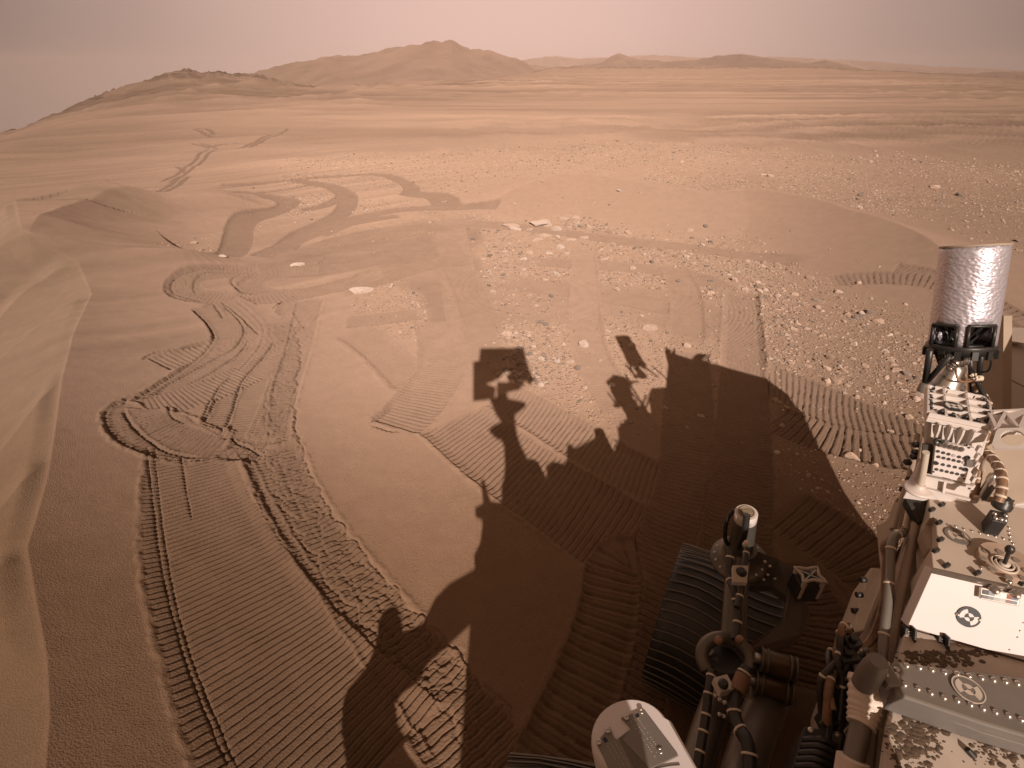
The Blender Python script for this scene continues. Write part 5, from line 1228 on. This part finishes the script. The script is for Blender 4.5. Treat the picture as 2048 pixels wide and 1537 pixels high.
for a, b in ((1436, 1283), (1478, 1282)): MB().lathe(Pd(a, b, 1.20), (0, -.2, 1), [(0, .009), (.012, .009), (.014, .005)], 12).build('copper_cap', M_copper, jt)
m = MB().tube([Pd(1536, 1400, 1.24), Pd(1505, 1480, 1.14), Pd(1470, 1600, 1.02)], lambda t: .045-.004*t, 24); m.build('suspension_tube', M_arm, None)
m = MB().tube([Pd(1436, 1400, 1.28), Pd(1412, 1470, 1.2), Pd(1375, 1600, 1.08)], lambda t: .036, 24); m.build('suspension_tube', M_arm, None)
cable([(1424, 1340, 1.20), (1418, 1380, 1.17), (1412, 1430, 1.14), (1404, 1480, 1.11), (1396, 1530, 1.08), (1390, 1590, 1.05)], .010, M_dark, ties=6)
cable([(1495, 1335, 1.16), (1478, 1372, 1.14), (1468, 1412, 1.11), (1475, 1450, 1.08), (1496, 1490, 1.04), (1500, 1560, 1.0)], .014, M_dark, ties=5)
MB().tube([Pd(1486, 1352, 1.145), Pd(1474, 1384, 1.125)], .0165, 14).build('orange_wrap', material('orange wrap', (.20, .10, .05), .6, bump=.002), None)
m = MB()
for a, b in ((1432, 1392), (1440, 1400), (1450, 1406), (1560, 1412), (1556, 1420), (1440, 1430), (1448, 1434)): m.bolt(Pd(a, b, 1.2), UP, .006, .004)
m.each('joint_bolt', M_steel, jt)

# second wheel: only its cleats show at the bottom edge, far lower left of the strut
wc2 = Vector((.09, .66, .262)); m = MB(); h_ = math.radians(8); fw2 = Vector((math.sin(h_), math.cos(h_), 0)); ax2 = Vector((fw2.y, -fw2.x, 0))
wc2 = Vector((.13, .43, .235))
m.lathe(wc2, ax2, [(-.17, WR*.84)]+[(-.17+.34*k/8, WR*(.95+.05*math.sin(math.pi*k/8))) for k in range(9)]+[(.17, WR*.84), (-.17, WR*.84)], 60); w2 = m.build('wheel', M_dark, None)
m = MB()
for k in range(48):
    a = 2*math.pi*k/48; m.tube([wc2+ax2*(t_*.17)+(fw2*math.cos(a+.05*math.sin(3*t_))+UP*math.sin(a+.05*math.sin(3*t_)))*WR*(.985+.025*math.cos(1.5*t_)) for t_ in (-1, -.5, 0, .5, 1)], .0032, 5, 1)
m.build('cleat', M_arm, w2)

# ---- round-ended white cover close to the eye, with two engraved plates
PC = Pl(Pd(1262, 1468, .79), Pd(1340, 1537, .74), Pd(1190, 1500, .78))
cx, cy, R_ = 1263, 1475, 83
outl = [(cx+R_*math.cos(math.radians(a)), cy-R_*.96*math.sin(math.radians(a))) for a in range(215, 30, -8)] + [(1345, 1440), (1395, 1530), (1440, 1620), (1270, 1660), (1215, 1540)]
m = MB(); top = PC.poly(outl); cen = sum(top, Vector())/len(top); K = len(top)
rg = [[cen+(v-cen)*s_-PC.n*dz for v in top] for s_, dz in ((1.0, .075), (1.0, .02), (.985, .009), (.955, .003), (.91, 0))]
m.loft(rg); cov = m.build('end_cover', M_panel, None, label='round-ended pale cover at the bottom edge')
n_l = [(1193, 1486), (1219, 1453), (1229, 1476), (1238, 1480), (1300, 1600), (1250, 1620), (1208, 1516)]
n_r = [(1242, 1436), (1284, 1419), (1292, 1425), (1357, 1511), (1300, 1538), (1245, 1480), (1262, 1456)]
for pts_, lb in ((n_l, 'left'), (n_r, 'right')):
    slab('engraved_plate', PC, pts_, .004, M_grey, off=.003, parent=cov, bevel=.0006)
slab('plate_web', PC, [(1236, 1478), (1262, 1458), (1305, 1540), (1360, 1620), (1300, 1640)], .003, M_arm, off=.002, parent=cov, bevel=0)
m = MB()
for a, b in ((1283, 1424), (1253, 1436), (1216, 1462), (1198, 1485), (1321, 1503)): m.lathe(PC.on(a, b, .0035), PC.n, [(0, .0042), (.002, .0042), (.002, .002), (.0008, .002)], 14)
m.each('plate_screw', M_steel, cov)
m = MB(); r3 = random.Random(9)
def glyphs(a, b, n, dx, dy, rows_, rx, ry):
    for j in range(rows_):
        for k in range(n):
            if r3.random() < .18: continue
            x, y = a+dx*k+rx*j, b+dy*k+ry*j; l_ = r3.uniform(1.2, 2.6)
            p = PC.on(x, y, .0032); q = PC.on(x+l_*.55, y+l_*.85, .0032); s_ = PC.n.cross((q-p).normalized())*.0004; m.prism([p-s_, q-s_, q+s_, p+s_], PC.n*.0004)
glyphs(1262, 1443, 16, 3.1, 4.6, 3, 7, -3); glyphs(1215, 1492, 12, 2.6, 4.4, 3, 7, -4)
m.each('engraving', M_tie, cov)
m = MB(); m.prism(PC.poly([(1270, 1430), (1277, 1427), (1279, 1433), (1272, 1436)], .0034), -PC.n*.0006); m.prism(PC.poly([(1205, 1478), (1211, 1474), (1216, 1482), (1210, 1486)], .0034), -PC.n*.0006); m.build('dark_label', M_black, cov)
m = MB(); p = [PC.on(1300+k*12, 1541-4*k+.35*k*k, .0012) for k in range(6)]; m.tube(p, .0008, 5, 3); m.build('cover_seam', M_hole, cov)
